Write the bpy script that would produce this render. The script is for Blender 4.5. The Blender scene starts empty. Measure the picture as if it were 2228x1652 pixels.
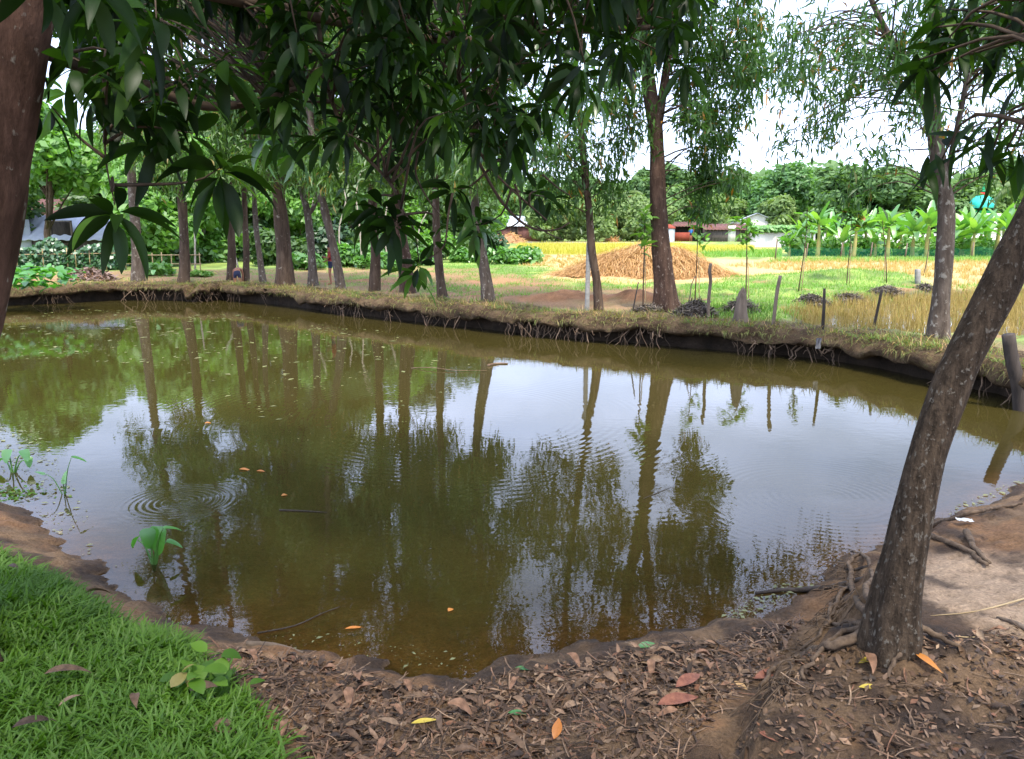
import bpy, math, random
import numpy as np
from mathutils import Vector
R = math.radians
rng = np.random.default_rng(11)
random.seed(11)
sc = bpy.context.scene
COL = sc.collection

# ------------------------------------------------------------------ camera
PITCH, HC, FPX = R(11.2), 1.85, 1651.0           # focal length in pixels of a 2228 px wide frame
cam_d = bpy.data.cameras.new('camera')
cam = bpy.data.objects.new('camera', cam_d)
COL.objects.link(cam)
cam.location = (0, 0, HC)
cam.rotation_euler = (R(90) - PITCH, 0, 0)
cam_d.sensor_width = 36
cam_d.lens = FPX * 36 / 2228
cam_d.clip_start = 0.05
cam_d.clip_end = 2000
sc.camera = cam

# ------------------------------------------------------------------ sky, sun, exposure
SUN_EL, SUN_AZ = R(60), R(160)                      # azimuth measured from +Y towards +X
w = bpy.data.worlds.new('World')
sc.world = w
w.use_nodes = True
nt = w.node_tree
nt.nodes.clear()
wo = nt.nodes.new('ShaderNodeOutputWorld')
bg = nt.nodes.new('ShaderNodeBackground')
sky = nt.nodes.new('ShaderNodeTexSky')
sky.sky_type = 'NISHITA'
sky.sun_disc = False
sky.sun_elevation = SUN_EL
sky.sun_rotation = SUN_AZ
sky.air_density = 1.0
sky.dust_density = 1.5
tc = nt.nodes.new('ShaderNodeTexCoord')
mp = nt.nodes.new('ShaderNodeMapping')
mp.inputs['Scale'].default_value = (1.0, 1.0, 2.6)
no = nt.nodes.new('ShaderNodeTexNoise')
no.inputs['Scale'].default_value = 2.1
no.inputs['Detail'].default_value = 7
no.inputs['Roughness'].default_value = 0.55
rp = nt.nodes.new('ShaderNodeMapRange')
rp.inputs['From Min'].default_value = 0.36
rp.inputs['From Max'].default_value = 0.68
rp.inputs['To Min'].default_value = 0.25
rp.inputs['To Max'].default_value = 0.95
mx = nt.nodes.new('ShaderNodeMix')
mx.data_type = 'RGBA'
mx.inputs['B'].default_value = (11.0, 12.8, 18.0, 1)     # bright thin cloud, in the sky texture's own units
nt.links.new(tc.outputs['Generated'], mp.inputs['Vector'])
nt.links.new(mp.outputs['Vector'], no.inputs['Vector'])
nt.links.new(no.outputs['Fac'], rp.inputs['Value'])
nt.links.new(rp.outputs['Result'], mx.inputs['Factor'])
nt.links.new(sky.outputs['Color'], mx.inputs['A'])
nt.links.new(mx.outputs['Result'], bg.inputs['Color'])
bg.inputs['Strength'].default_value = 0.14
nt.links.new(bg.outputs['Background'], wo.inputs['Surface'])

sun_d = bpy.data.lights.new('sun', 'SUN')
sun_d.energy = 3.8
sun_d.angle = R(10)
sun_d.color = (1.0, 0.93, 0.80)
sun = bpy.data.objects.new('sun', sun_d)
COL.objects.link(sun)
sun.location = (0, 0, 60)
sdir = Vector((math.sin(SUN_AZ) * math.cos(SUN_EL), math.cos(SUN_AZ) * math.cos(SUN_EL), math.sin(SUN_EL)))
sun.rotation_euler = sdir.to_track_quat('Z', 'Y').to_euler()

vs = sc.view_settings
vs.view_transform = 'Standard'
vs.look = 'None'
vs.gamma = 1
vs.exposure = 0.93
cy = sc.cycles
cy.max_bounces = 7
cy.diffuse_bounces = 4
cy.glossy_bounces = 3
cy.transmission_bounces = 4
cy.transparent_max_bounces = 8
cy.caustics_reflective = False
cy.caustics_refractive = False
cy.sample_clamp_indirect = 8
cy.use_denoising = True

# ------------------------------------------------------------------ helpers: points
FH = FPX * 1.0194      # pixels per unit of sideways slope near the horizon
CP, SP = math.cos(PITCH), math.sin(PITCH)
def ray(u, v):
    a, b = (u - 1114) / FPX, (826 - v) / FPX
    return np.array([a, CP + b * SP, -SP + b * CP])
def px(u, v, y):
    d = ray(u, v)
    return np.array([0, 0, HC]) + d * (y / d[1])
def pz(u, v, z):
    d = ray(u, v)
    return np.array([0, 0, HC]) + d * ((z - HC) / d[2])

def vnoise(x, y, seed=0):
    x = np.asarray(x, float); y = np.asarray(y, float)
    xi = np.floor(x).astype(np.int64); yi = np.floor(y).astype(np.int64)
    fx = x - xi; fy = y - yi
    fx = fx * fx * (3 - 2 * fx); fy = fy * fy * (3 - 2 * fy)
    def h(a, b):
        n = (a * 374761393 + b * 668265263 + seed * 1274126177) & 0x7fffffff
        n = ((n ^ (n >> 13)) * 1274126177) & 0x7fffffff
        return ((n ^ (n >> 16)) & 0xffff) / 65535.0
    return (h(xi, yi) * (1 - fx) + h(xi + 1, yi) * fx) * (1 - fy) + (h(xi, yi + 1) * (1 - fx) + h(xi + 1, yi + 1) * fx) * fy
def fbm(x, y, octv=4, seed=0):
    s, a, t = 0, 1.0, 0
    for i in range(octv):
        s = s + a * vnoise(np.asarray(x) * 2**i, np.asarray(y) * 2**i, seed + i); t += a; a *= 0.55
    return s / t - 0.5
def sst(a, b, x):
    t = np.clip((x - a) / (b - a), 0, 1)
    return t * t * (3 - 2 * t)
def pdist(x, y, P, closed=False):
    P = np.asarray(P, float)[:, :2]
    d = np.full(np.shape(x), 1e9)
    n = len(P)
    for i in range(n if closed else n - 1):
        a, b = P[i], P[(i + 1) % n]
        ex, ey = b - a
        t = np.clip(((x - a[0]) * ex + (y - a[1]) * ey) / (ex * ex + ey * ey + 1e-12), 0, 1)
        d = np.minimum(d, np.hypot(x - a[0] - t * ex, y - a[1] - t * ey))
    return d
def pinside(x, y, P):
    P = np.asarray(P, float)[:, :2]
    ins = np.zeros(np.shape(x), bool)
    j = len(P) - 1
    for i in range(len(P)):
        xi, yi, xj, yj = P[i][0], P[i][1], P[j][0], P[j][1]
        if yi != yj:
            c = ((yi > y) != (yj > y)) & (x < (xj - xi) * (y - yi) / (yj - yi) + xi)
            ins ^= c
        j = i
    return ins
def sdist(x, y, P):                        # positive inside
    return np.where(pinside(x, y, P), 1, -1) * pdist(x, y, P, True)
def catmull(P, k=6):
    P = np.asarray(P, float)
    if len(P) < 3:
        return np.array([P[0] + (P[-1] - P[0]) * i / k for i in range(k + 1)])
    Q = np.vstack([2 * P[0] - P[1], P, 2 * P[-1] - P[-2]])
    out = []
    for i in range(1, len(Q) - 2):
        for j in range(k):
            t = j / k
            out.append(0.5 * (2 * Q[i] + (Q[i + 1] - Q[i - 1]) * t + (2 * Q[i - 1] - 5 * Q[i] + 4 * Q[i + 1] - Q[i + 2]) * t * t
                              + (3 * Q[i] - Q[i - 1] - 3 * Q[i + 1] + Q[i + 2]) * t**3))
    out.append(P[-1])
    return np.array(out)

# ------------------------------------------------------------------ terrain shape
NEAR = [(-16.5, 17), (-14, 12.8), (-9, 8.4), (-5.6, 6.3)] + [tuple(pz(u, v, 0)[:2]) for u, v in [
    (0, 1090), (60, 1125), (130, 1180), (200, 1232), (280, 1290), (345, 1340), (400, 1362), (470, 1385), (560, 1400), (700, 1412),
    (830, 1440), (900, 1468), (1000, 1478), (1080, 1458), (1200, 1425), (1330, 1400), (1500, 1385), (1620, 1345), (1700, 1320),
    (1770, 1285), (1830, 1225), (1890, 1195), (2010, 1150), (2110, 1110), (2228, 1060)]] + [(5.0, 5.5), (6.6, 5.3), (8.2, 5.05), (9.6, 5.1)]
FAR = [(9.6, 5.1), (9.4, 5.9), (8.4, 6.5), (6.9, 7.1)] + [tuple(pz(u, v, 0)[:2]) for u, v in [
    (2228, 892), (2120, 860), (2000, 834), (1880, 806), (1780, 790), (1700, 781), (1560, 769), (1450, 760), (1350, 752), (1250, 744), (1120, 731),
    (1000, 717), (850, 700), (700, 682), (590, 667), (480, 654), (440, 658), (350, 655), (250, 655), (170, 660), (90, 664), (0, 667)]] + [(-14.6, 18.7), (-16.5, 17)]
POND = NEAR + FAR[1:-1]
def ppoly(pts, z=0.4):
    return [tuple(pz(u, v, z)[:2]) for u, v in pts]
PLATEAU = ppoly([(1600, 1560), (1660, 1500), (1730, 1440), (1800, 1385), (1835, 1300), (1850, 1235), (1930, 1190), (2040, 1150), (2228, 1085)], .28) + [(5, 5.1), (9, 4.6), (9, -6), (.6, -6), (.7, 1.6)]
GRASS = ppoly([(-120, 1190), (40, 1200), (130, 1228), (200, 1275), (260, 1310), (330, 1335), (395, 1375), (445, 1405), (475, 1445), (520, 1490), (565, 1550),
               (600, 1600), (640, 1660), (650, 1720)], .22) + [(-.9, .6), (-2.5, -2), (-6, -2), (-6, 4.4), (-3.6, 4.4)]
WETRICE = ppoly([(1690, 690), (1760, 668), (1830, 655), (1930, 645), (2228, 636), (2500, 640), (2500, 770), (2228, 752), (2100, 742), (1960, 736), (1830, 730), (1720, 716)], .32)
LT = pz(1945, 1400, .42)
MOUNDS = [(pz(u, v, .45), sx, sy, h) for u, v, sx, sy, h in [
    (1225, 655, .95, .45, .20), (1395, 655, .55, .4, .24), (1840, 612, 2.3, 1.3, .30), (1600, 640, 1.6, 1.0, .10), (800, 600, 3.0, 1.0, .10),
    (480, 545, 2.6, 1.4, .75), (180, 600, 1.6, .8, .12), (1000, 612, 2.0, .5, .12)]]
def hfun(x, y, detail=True):
    x = np.asarray(x, float); y = np.asarray(y, float)
    dn, df = pdist(x, y, NEAR), pdist(x, y, FAR)
    ins = pinside(x, y, POND)
    ssd = np.where(ins, -dn, dn) + (.22 * fbm(x * 2.2, y * 2.2, 3, 14) + .16 * fbm(x * 11, y * 11, 4, 15)) * sst(6.5, 5, y)
    dn_ = np.abs(ssd)
    bed = -np.minimum(np.minimum(0.006 + 0.20 * dn_, 0.28 + 0.5 * df), 0.9)
    near = 0.008 + 0.25 * (1 - np.exp(-dn_ / 0.5)) + 0.02 * np.minimum(dn, 4)
    ins_n = np.where(dn < df, ssd < 0, ins)
    pl = sst(-0.03, 0.08, sdist(x, y, PLATEAU) + 0.16 * fbm(x * 5, y * 5, 4, 5))
    near = near + 0.17 * pl
    near = near + .06 * np.exp(-((x - LT[0]) / .24)**2 - ((y - LT[1]) / .2)**2)
    gp = sst(-0.05, 0.25, sdist(x, y, GRASS))
    near = near + 0.06 * gp
    far = 0.45 + 0 * x
    for c, sx, sy, h in MOUNDS:
        far = far + h * np.exp(-((x - c[0]) / sx)**2 - ((y - c[1]) / sy)**2)
    wr = sst(-0.1, 0.5, sdist(x, y, WETRICE))
    far = far - 0.165 * wr
    fk = sst(0.2, 2.0, df)
    far = far + (0.10 * fbm(x * .8, y * .8, 3, 2) + 0.16 * fbm(x * 2.6, y * 2.6, 3, 8) * sst(45, 12, y)) * (0.25 + .75 * fk) * (1 - .9 * wr)
    far = far + .07 * fbm(x * 7, y * 7, 3, 19) * sst(26, 14, y) * fk * (1 - wr)
    lip = sst(0.46, 0.66, df)
    far = -0.3 + lip * (far + 0.3)
    if detail:
        near = near + (0.055 * fbm(x * 3, y * 3, 4, 3) + 0.04 * fbm(x * 13, y * 13, 4, 4)) * sst(-.03, .2, dn)
    bed = bed + 0.02 * fbm(x * 4, y * 4, 2, 9) * sst(0, .3, dn)
    # which side of the pond a dry point belongs to
    wgt = sst(-0.3, 0.3, dn - df)
    dry = near * (1 - wgt) + far * wgt
    dry = np.where((wgt > .5) & (df < .46), -0.3, np.maximum(dry, 0.006))
    return np.where(ins_n, bed, dry)
def G(u, v, z=0.4):                        # where a pixel's ray meets the terrain
    p = pz(u, v, z)
    for _ in range(8):
        z = float(hfun(np.array([p[0]]), np.array([p[1]]), False)[0])
        z = max(z, 0)
        p = 0.5 * p + 0.5 * pz(u, v, z)
    return p
def H(x, y):
    return float(hfun(np.array([x]), np.array([y]))[0])

# ------------------------------------------------------------------ helpers: meshes and objects
def mesh_data(name, V, Fs, attrs=None, smooth=True):
    me = bpy.data.meshes.new(name)
    V = np.asarray(V, np.float32)
    if not isinstance(Fs, list):
        Fs = [Fs]
    Fs = [np.asarray(f, np.int32) for f in Fs if len(f)]
    loops = np.concatenate([f.ravel() for f in Fs])
    tot = np.concatenate([np.full(len(f), f.shape[1], np.int32) for f in Fs])
    start = np.concatenate([[0], np.cumsum(tot)[:-1]]).astype(np.int32)
    me.vertices.add(len(V)); me.vertices.foreach_set('co', V.ravel())
    me.loops.add(len(loops)); me.loops.foreach_set('vertex_index', loops)
    me.polygons.add(len(tot)); me.polygons.foreach_set('loop_start', start)
    if smooth:
        me.polygons.foreach_set('use_smooth', np.ones(len(tot), bool))
    for k, a in (attrs or {}).items():
        a = np.asarray(a, np.float32)
        if a.ndim == 1:
            at = me.attributes.new(k, 'FLOAT', 'POINT'); at.data.foreach_set('value', a)
        else:
            at = me.attributes.new(k, 'FLOAT_COLOR', 'POINT')
            at.data.foreach_set('color', np.hstack([a, np.ones((len(a), 1), np.float32)]).ravel())
    me.update(calc_edges=True)
    me.validate()
    return me
class MB:                                  # collects pieces of ONE mesh
    def __init__(s): s.V, s.Q, s.T, s.A, s.n = [], [], [], [], 0
    def add(s, V, Fs, rnd=0.5):
        V = np.asarray(V, float)
        for f in (Fs if isinstance(Fs, list) else [Fs]):
            f = np.asarray(f)
            if len(f):
                (s.Q if f.shape[1] == 4 else s.T).append(f + s.n)
        s.A.append(np.full(len(V), rnd) if np.ndim(rnd) == 0 else np.asarray(rnd))
        s.V.append(V); s.n += len(V); return s
    def box(s, c, size, rz=0, rnd=.5, tilt=0):
        c = np.asarray(c, float); h = np.asarray(size, float) / 2
        P = np.array([[i, j, k] for i in (-1, 1) for j in (-1, 1) for k in (-1, 1)], float) * h
        if tilt:
            ct, st_ = math.cos(tilt), math.sin(tilt)
            P = np.stack([P[:, 0], P[:, 1] * ct - P[:, 2] * st_, P[:, 1] * st_ + P[:, 2] * ct], 1)
        cz, sz = math.cos(rz), math.sin(rz)
        P = np.stack([P[:, 0] * cz - P[:, 1] * sz, P[:, 0] * sz + P[:, 1] * cz, P[:, 2]], 1) + c
        return s.add(P, np.array([[0, 1, 3, 2], [4, 6, 7, 5], [0, 4, 5, 1], [2, 3, 7, 6], [0, 2, 6, 4], [1, 5, 7, 3]]), rnd)
    def tube(s, P, r, n=6, rnd=.5, **k): return s.add(*tube(P, r, n, **k), rnd)
    def data(s, name, smooth=True):
        return mesh_data(name, np.vstack(s.V), [np.vstack(a) for a in (s.Q, s.T) if a], {'rnd': np.concatenate(s.A)}, smooth)
    def build(s, name, mat, parent=None, smooth=True):
        return put(name, np.vstack(s.V), [np.vstack(a) for a in (s.Q, s.T) if a], mat, parent, {'rnd': np.concatenate(s.A)}, smooth)
def put(name, V, Fs, mat, parent=None, attrs=None, smooth=True):
    V = np.asarray(V, float)
    if parent is not None:
        q = parent; org = np.zeros(3)
        while q is not None:
            org = org + np.array(q.location); q = q.parent
    else:
        org = np.array([(V[:, 0].min() + V[:, 0].max()) / 2, (V[:, 1].min() + V[:, 1].max()) / 2, V[:, 2].min()])
    me = mesh_data(name, V - org, Fs, attrs, smooth)
    me.materials.append(mat)
    o = bpy.data.objects.new(name, me)
    COL.objects.link(o)
    if parent is not None: o.parent = parent
    else: o.location = org
    return o
def tag(o, label=None, cat=None, group=None, kind=None):
    if label: o['label'] = label
    if cat: o['category'] = cat
    if group: o['group'] = group
    if kind: o['kind'] = kind
    return o
def thing(name, loc, label, cat, group=None):
    o = bpy.data.objects.new(name, None)
    COL.objects.link(o)
    o.location = [float(a) for a in loc]
    o.empty_display_size = 0.2
    return tag(o, label, cat, group)
def copy_tree(o, loc=None, rz=None, s=None, label=None, parent=None):
    c = o.copy(); COL.objects.link(c)
    if parent is not None: c.parent = parent
    for ch in list(o.children):
        copy_tree(ch, parent=c)
    if loc is not None: c.location = [float(a) for a in loc]
    if rz is not None: c.rotation_euler = (0, 0, rz)
    if s is not None: c.scale = s if hasattr(s, '__len__') else (s, s, s)
    if label: c['label'] = label
    return c
def tube(P, r, n=6, cap=True, bump=0, flare=0, seed=0, k=1):
    P = np.asarray(P, float)
    if np.ndim(r) == 0: r = np.full(len(P), r)
    r = np.asarray(r, float)
    if k > 1:
        r0 = np.interp(np.linspace(0, 1, (len(P) - 1) * k + 1), np.linspace(0, 1, len(P)), r)
        P = catmull(P, k); r = r0
    T = np.gradient(P, axis=0); T /= np.linalg.norm(T, axis=1)[:, None] + 1e-9
    a = np.array([1., 0, 0]) if abs(T[0][0]) < .8 else np.array([0, 1., 0])
    N = np.cross(T[0], a); N /= np.linalg.norm(N)
    th = np.arange(n) * 2 * math.pi / n
    V = []
    L = np.concatenate([[0], np.cumsum(np.linalg.norm(np.diff(P, axis=0), axis=1))])
    rs = np.random.default_rng(seed)
    ph = rs.uniform(0, 6.28, 6)
    for i in range(len(P)):
        N = N - T[i] * N.dot(T[i]); N /= np.linalg.norm(N) + 1e-9
        B = np.cross(T[i], N)
        rr = np.full(n, r[i])
        if bump:
            rr = rr * (1 + bump * (np.sin(3 * th + ph[0] + L[i] * 2.1) * .4 + np.sin(2 * th + ph[1] - L[i] * 3.3) * .4 + .5 * np.sin(L[i] * 5 + ph[2])
                                   + 1.2 * (vnoise(th * 2 + 50, np.full(n, L[i] * 9 + seed), seed) - .5)))
        if flare:
            rr = rr * (1 + flare * math.exp(-L[i] / (3.2 * r[0])) * (1 + .55 * np.sin(5 * th + ph[3]) + .35 * np.sin(3 * th + ph[4])))
        V.append(P[i] + rr[:, None] * (np.cos(th)[:, None] * N + np.sin(th)[:, None] * B))
    V = np.vstack(V)
    m = len(P)
    i = np.arange(m - 1)[:, None] * n; j = np.arange(n)[None, :]; j2 = (j + 1) % n
    Q = np.stack([i + j, i + j2, i + n + j2, i + n + j], -1).reshape(-1, 4)
    if cap:
        V = np.vstack([V, P[0], P[-1]])
        c0, c1 = m * n, m * n + 1
        jj = np.arange(n)
        Tr = np.vstack([np.stack([np.full(n, c0), (jj + 1) % n, jj], 1), np.stack([np.full(n, c1), (m - 1) * n + jj, (m - 1) * n + (jj + 1) % n], 1)])
        return V, [Q, Tr]
    return V, [Q]
PROF = {
    'leaf': lambda s: np.clip(np.sin(np.pi * np.clip(s * .97 + .03, 0, 1)**.92), 0, 1)**.78 * sst(-.02, .2, s) + .04,
    'grass': lambda s: np.clip(1 - s, 0, 1)**.6 * (.7 + .3 * np.minimum(s * 5, 1)) + .02,
    'sickle': lambda s: np.sin(np.pi * np.clip(s, 0, 1)**.9) + .02,
    'banana': lambda s: np.clip(np.minimum(s * 7, 1) * np.sqrt(np.clip(1.02 - s, 0, 1)) * (.75 + .25 * s), .03, 1),
    'heart': lambda s: np.clip(np.minimum(s * 7 + .55, 1) * np.clip(1 - s**2.0, 0, 1)**.7, .01, 1),
    'pointed': lambda s: np.sin(np.pi * np.clip(s, 0, 1)**.8)**1.1 * (1 - .25 * s) + .03,
    'strip': lambda s: np.ones_like(s)}
def blades(base, az, e0, kap, L, W, roll=0, S=4, prof='leaf', fold=.25, sick=0, flat=False, rag=0):
    base = np.atleast_2d(np.asarray(base, float)); N = len(base)
    f = lambda a: np.broadcast_to(np.asarray(a, float), (N,))
    az, e0, kap, L, W, roll, sick = map(f, (az, e0, kap, L, W, roll, sick))
    s = np.linspace(0, 1, S + 1)
    el = e0[:, None] - kap[:, None] * s
    A = az[:, None] + sick[:, None] * (s - .3)
    T = np.stack([np.cos(el) * np.cos(A), np.cos(el) * np.sin(A), np.sin(el)], -1)
    mid = .5 * (T[:, 1:] + T[:, :-1]) * (L / S)[:, None, None]
    P = base[:, None, :] + np.concatenate([np.zeros((N, 1, 3)), np.cumsum(mid, 1)], 1)
    lat = np.stack([-np.sin(A), np.cos(A), np.zeros_like(A)], -1)
    nr = np.cross(T, lat)
    c, sn = np.cos(roll)[:, None, None], np.sin(roll)[:, None, None]
    lat, nr = lat * c + nr * sn, nr * c - lat * sn
    wd = (W[:, None] / 2 * PROF[prof](s))[..., None]
    if rag: wd = wd * (1 - rag * rng.random((N, S + 1, 1)))
    if flat:
        V = np.stack([P - lat * wd, P + lat * wd], 2); m = 2
    else:
        V = np.stack([P - lat * wd + nr * wd * fold, P, P + lat * wd + nr * wd * fold], 2); m = 3
    V = V.reshape(-1, 3)
    q = []
    for i in range(S):
        for j in range(m - 1):
            q.append([i * m + j, i * m + j + 1, (i + 1) * m + j + 1, (i + 1) * m + j])
    q = np.array(q)
    Q = (q[None] + (np.arange(N) * (S + 1) * m)[:, None, None]).reshape(-1, 4)
    rnd = np.repeat(rng.random(N), (S + 1) * m)
    return V, Q, rnd
def cards(P, Nrm, size, aspect=1.6):       # small pointed leaf-clump faces facing Nrm
    P = np.asarray(P); N = len(P)
    Nrm = Nrm / (np.linalg.norm(Nrm, axis=1)[:, None] + 1e-9)
    a = rng.normal(size=(N, 3)); t = np.cross(Nrm, a); t /= np.linalg.norm(t, axis=1)[:, None] + 1e-9
    b = np.cross(Nrm, t)
    sz = np.broadcast_to(np.asarray(size, float), (N,))[:, None]
    bend = Nrm * sz * .25
    V = np.stack([P - t * sz * aspect, P - b * sz * .8 + bend, P + t * sz * aspect, P + b * sz * .8 + bend], 1).reshape(-1, 3)
    Q = np.arange(N * 4).reshape(-1, 4)
    return V, Q, np.repeat(rng.random(N), 4)
def scatter(poly, n):
    P = np.asarray(poly, float)[:, :2]
    lo, hi = P.min(0), P.max(0)
    out = np.zeros((0, 2))
    while len(out) < n:
        q = rng.uniform(lo, hi, (n * 2, 2))
        out = np.vstack([out, q[pinside(q[:, 0], q[:, 1], P)]])
    return out[:n]
def on(xy, dz=0):
    return np.column_stack([xy, hfun(xy[:, 0], xy[:, 1]) + dz])

# ------------------------------------------------------------------ materials
def newmat(name):
    m = bpy.data.materials.new(name); m.use_nodes = True
    t = m.node_tree; t.nodes.clear()
    o = t.nodes.new('ShaderNodeOutputMaterial')
    return m, t, o
def N_(t, typ, **kw):
    n = t.nodes.new('ShaderNode' + typ)
    for k, v in kw.items():
        if k in n.inputs: n.inputs[k].default_value = v
        else: setattr(n, k, v)
    return n
def mixc(t, fac, a, b, bt='MIX'):
    m = t.nodes.new('ShaderNodeMix'); m.data_type = 'RGBA'; m.blend_type = bt
    for k, v in (('Factor', fac), ('A', a), ('B', b)):
        if hasattr(v, 'is_output'): t.links.new(v, m.inputs[k])
        elif k == 'Factor': m.inputs[k].default_value = v
        else: m.inputs[k].default_value = (*v, 1)
    return m.outputs['Result']
def ramp(t, src, lo, hi, a=0., b=1.):
    m = N_(t, 'MapRange'); m.inputs['From Min'].default_value = lo; m.inputs['From Max'].default_value = hi
    m.inputs['To Min'].default_value = a; m.inputs['To Max'].default_value = b
    t.links.new(src, m.inputs['Value']); return m.outputs['Result']
def noise(t, scale, detail=4, rough=.55, scl=None, coord='Object'):
    n = N_(t, 'TexNoise'); n.inputs['Scale'].default_value = scale; n.inputs['Detail'].default_value = detail; n.inputs['Roughness'].default_value = rough
    c = N_(t, 'TexCoord')
    if scl:
        m = N_(t, 'Mapping'); m.inputs['Scale'].default_value = scl
        t.links.new(c.outputs[coord], m.inputs['Vector']); t.links.new(m.outputs['Vector'], n.inputs['Vector'])
    else: t.links.new(c.outputs[coord], n.inputs['Vector'])
    return n.outputs['Fac']
def leafmat(name, c1, c2, c3=None, trans=.45, gloss=.06, rough=.35):
    m, t, o = newmat(name)
    at = N_(t, 'Attribute', attribute_name='rnd')
    col = mixc(t, at.outputs['Fac'], c1, c2)
    if c3: col = mixc(t, ramp(t, at.outputs['Fac'], .955, .975), col, c3)
    d = N_(t, 'BsdfDiffuse'); t.links.new(col, d.inputs['Color'])
    tr = N_(t, 'BsdfTranslucent')
    tcol = mixc(t, .75, col, (1.35, 1.5, .35), 'MULTIPLY'); t.links.new(tcol, tr.inputs['Color'])
    mx = N_(t, 'MixShader'); mx.inputs[0].default_value = trans
    t.links.new(d.outputs[0], mx.inputs[1]); t.links.new(tr.outputs[0], mx.inputs[2])
    g = N_(t, 'BsdfGlossy'); g.inputs['Roughness'].default_value = rough; g.inputs['Color'].default_value = (1, 1, 1, 1)
    m2 = N_(t, 'MixShader'); m2.inputs[0].default_value = gloss
    t.links.new(mx.outputs[0], m2.inputs[1]); t.links.new(g.outputs[0], m2.inputs[2])
    t.links.new(m2.outputs[0], o.inputs[0]); return m
def matte(name, c1, c2=None, scale=6, rough=.9, bump=0, bscale=None, scl=None, spec=.2, rnd=0, metal=0):
    m, t, o = newmat(name)
    p = N_(t, 'BsdfPrincipled'); p.inputs['Roughness'].default_value = rough; p.inputs['Specular IOR Level'].default_value = spec; p.inputs['Metallic'].default_value = metal
    n = noise(t, scale, 5, .6, scl)
    col = mixc(t, ramp(t, n, .35, .65), c1, c2 or c1)
    if rnd:
        at = N_(t, 'Attribute', attribute_name='rnd')
        v = N_(t, 'HueSaturation'); t.links.new(col, v.inputs['Color']); t.links.new(ramp(t, at.outputs['Fac'], 0, 1, 1 - rnd, 1 + rnd), v.inputs['Value']); col = v.outputs[0]
    t.links.new(col, p.inputs['Base Color'])
    if bump:
        b = N_(t, 'Bump'); b.inputs['Strength'].default_value = 1; b.inputs['Distance'].default_value = bump
        t.links.new(noise(t, bscale or scale * 3, 6, .65, scl), b.inputs['Height']); t.links.new(b.outputs[0], p.inputs['Normal'])
    t.links.new(p.outputs[0], o.inputs[0]); return m
def barkmat(name, c1, c2, c3, s=9, bump=.02, lich=.62):
    m, t, o = newmat(name)
    p = N_(t, 'BsdfPrincipled'); p.inputs['Roughness'].default_value = .95; p.inputs['Specular IOR Level'].default_value = .15
    n1 = noise(t, s, 6, .7, (1, 1, .22)); n2 = noise(t, s * 1.3, 4, .6, (1, 1, .7)); n3 = noise(t, s * .35, 3)
    col = mixc(t, ramp(t, n1, .4, .62), c1, c2)
    col = mixc(t, ramp(t, n2, lich, lich + .07), col, c3)
    col = mixc(t, ramp(t, n3, .3, .75, 0, .5), col, c1)
    t.links.new(col, p.inputs['Base Color'])
    b = N_(t, 'Bump'); b.inputs['Distance'].default_value = bump
    t.links.new(n1, b.inputs['Height'])
    b2 = N_(t, 'Bump'); b2.inputs['Distance'].default_value = bump * .6
    t.links.new(n2, b2.inputs['Height']); t.links.new(b.outputs[0], b2.inputs['Normal'])
    t.links.new(b2.outputs[0], p.inputs['Normal'])
    t.links.new(p.outputs[0], o.inputs[0]); return m
M = {}
M['mango'] = leafmat('mango_leaf', (.007, .018, .004), (.025, .066, .007), (.08, .17, .02), .42, .013, .42)  # brightest tint paints in leaves lit from above and behind
M['mango_sunlit'] = leafmat('mango_sunlit_leaf', (.04, .115, .014), (.085, .20, .022), None, .45, .06, .35)  # brighter copy of the mango leaf, sunlight put into its colour
M['acacia'] = leafmat('acacia_leaf', (.055, .125, .02), (.115, .215, .04), (.24, .18, .04), .42, .03, .45)
M['acacia_dark'] = leafmat('acacia_leaf_dark', (.03, .08, .014), (.07, .15, .028), (.28, .13, .02), .38, .025, .4)
M['bg1'] = leafmat('broad_leaf_bright', (.10, .24, .03), (.19, .38, .06), None, .42, .05, .5)
M['bg2'] = leafmat('broad_leaf_mid', (.055, .12, .03), (.11, .20, .05), None, .4, .04, .5)
M['bg3'] = leafmat('broad_leaf_deep', (.03, .075, .03), (.06, .13, .045), None, .38, .04, .5)
M['bg4'] = leafmat('broad_leaf_olive', (.09, .14, .045), (.17, .23, .07), None, .4, .04, .5)
M['far1'] = leafmat('far_leaf_mid', (.12, .21, .06), (.20, .32, .105), None, .4, .02, .6)
M['far2'] = leafmat('far_leaf_deep', (.085, .165, .055), (.145, .245, .085), None, .4, .02, .6)
M['far3'] = leafmat('far_leaf_olive', (.13, .21, .065), (.23, .32, .11), None, .4, .02, .6)
M['bg5'] = leafmat('bamboo_leaf', (.08, .19, .05), (.15, .29, .085), None, .4, .04, .5)
M['banana'] = leafmat('banana_leaf', (.10, .27, .045), (.29, .50, .09), (.40, .36, .12), .45, .08, .4)
M['vine'] = leafmat('vine_leaf', (.07, .20, .03), (.15, .34, .06), None, .35, .06, .4)
M['vine_dark'] = leafmat('vine_leaf_dark', (.03, .10, .03), (.06, .17, .05), None, .35, .06, .4)
M['taro'] = leafmat('taro_leaf', (.06, .22, .03), (.11, .32, .05), None, .4, .08, .35)
M['grass'] = leafmat('lawn_grass', (.045, .115, .008), (.12, .235, .020), (.26, .22, .07), .35, .022, .5)
M['fgrass'] = leafmat('field_grass', (.10, .24, .03), (.22, .40, .06), (.45, .38, .14), .4, .03, .5)
M['drygrass'] = leafmat('dry_grass', (.24, .18, .08), (.20, .25, .06), (.36, .26, .12), .35, .02, .6)
M['bankgreen'] = leafmat('bank_green_grass', (.08, .15, .03), (.16, .25, .05), (.3, .26, .1), .35, .02, .6)
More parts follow.
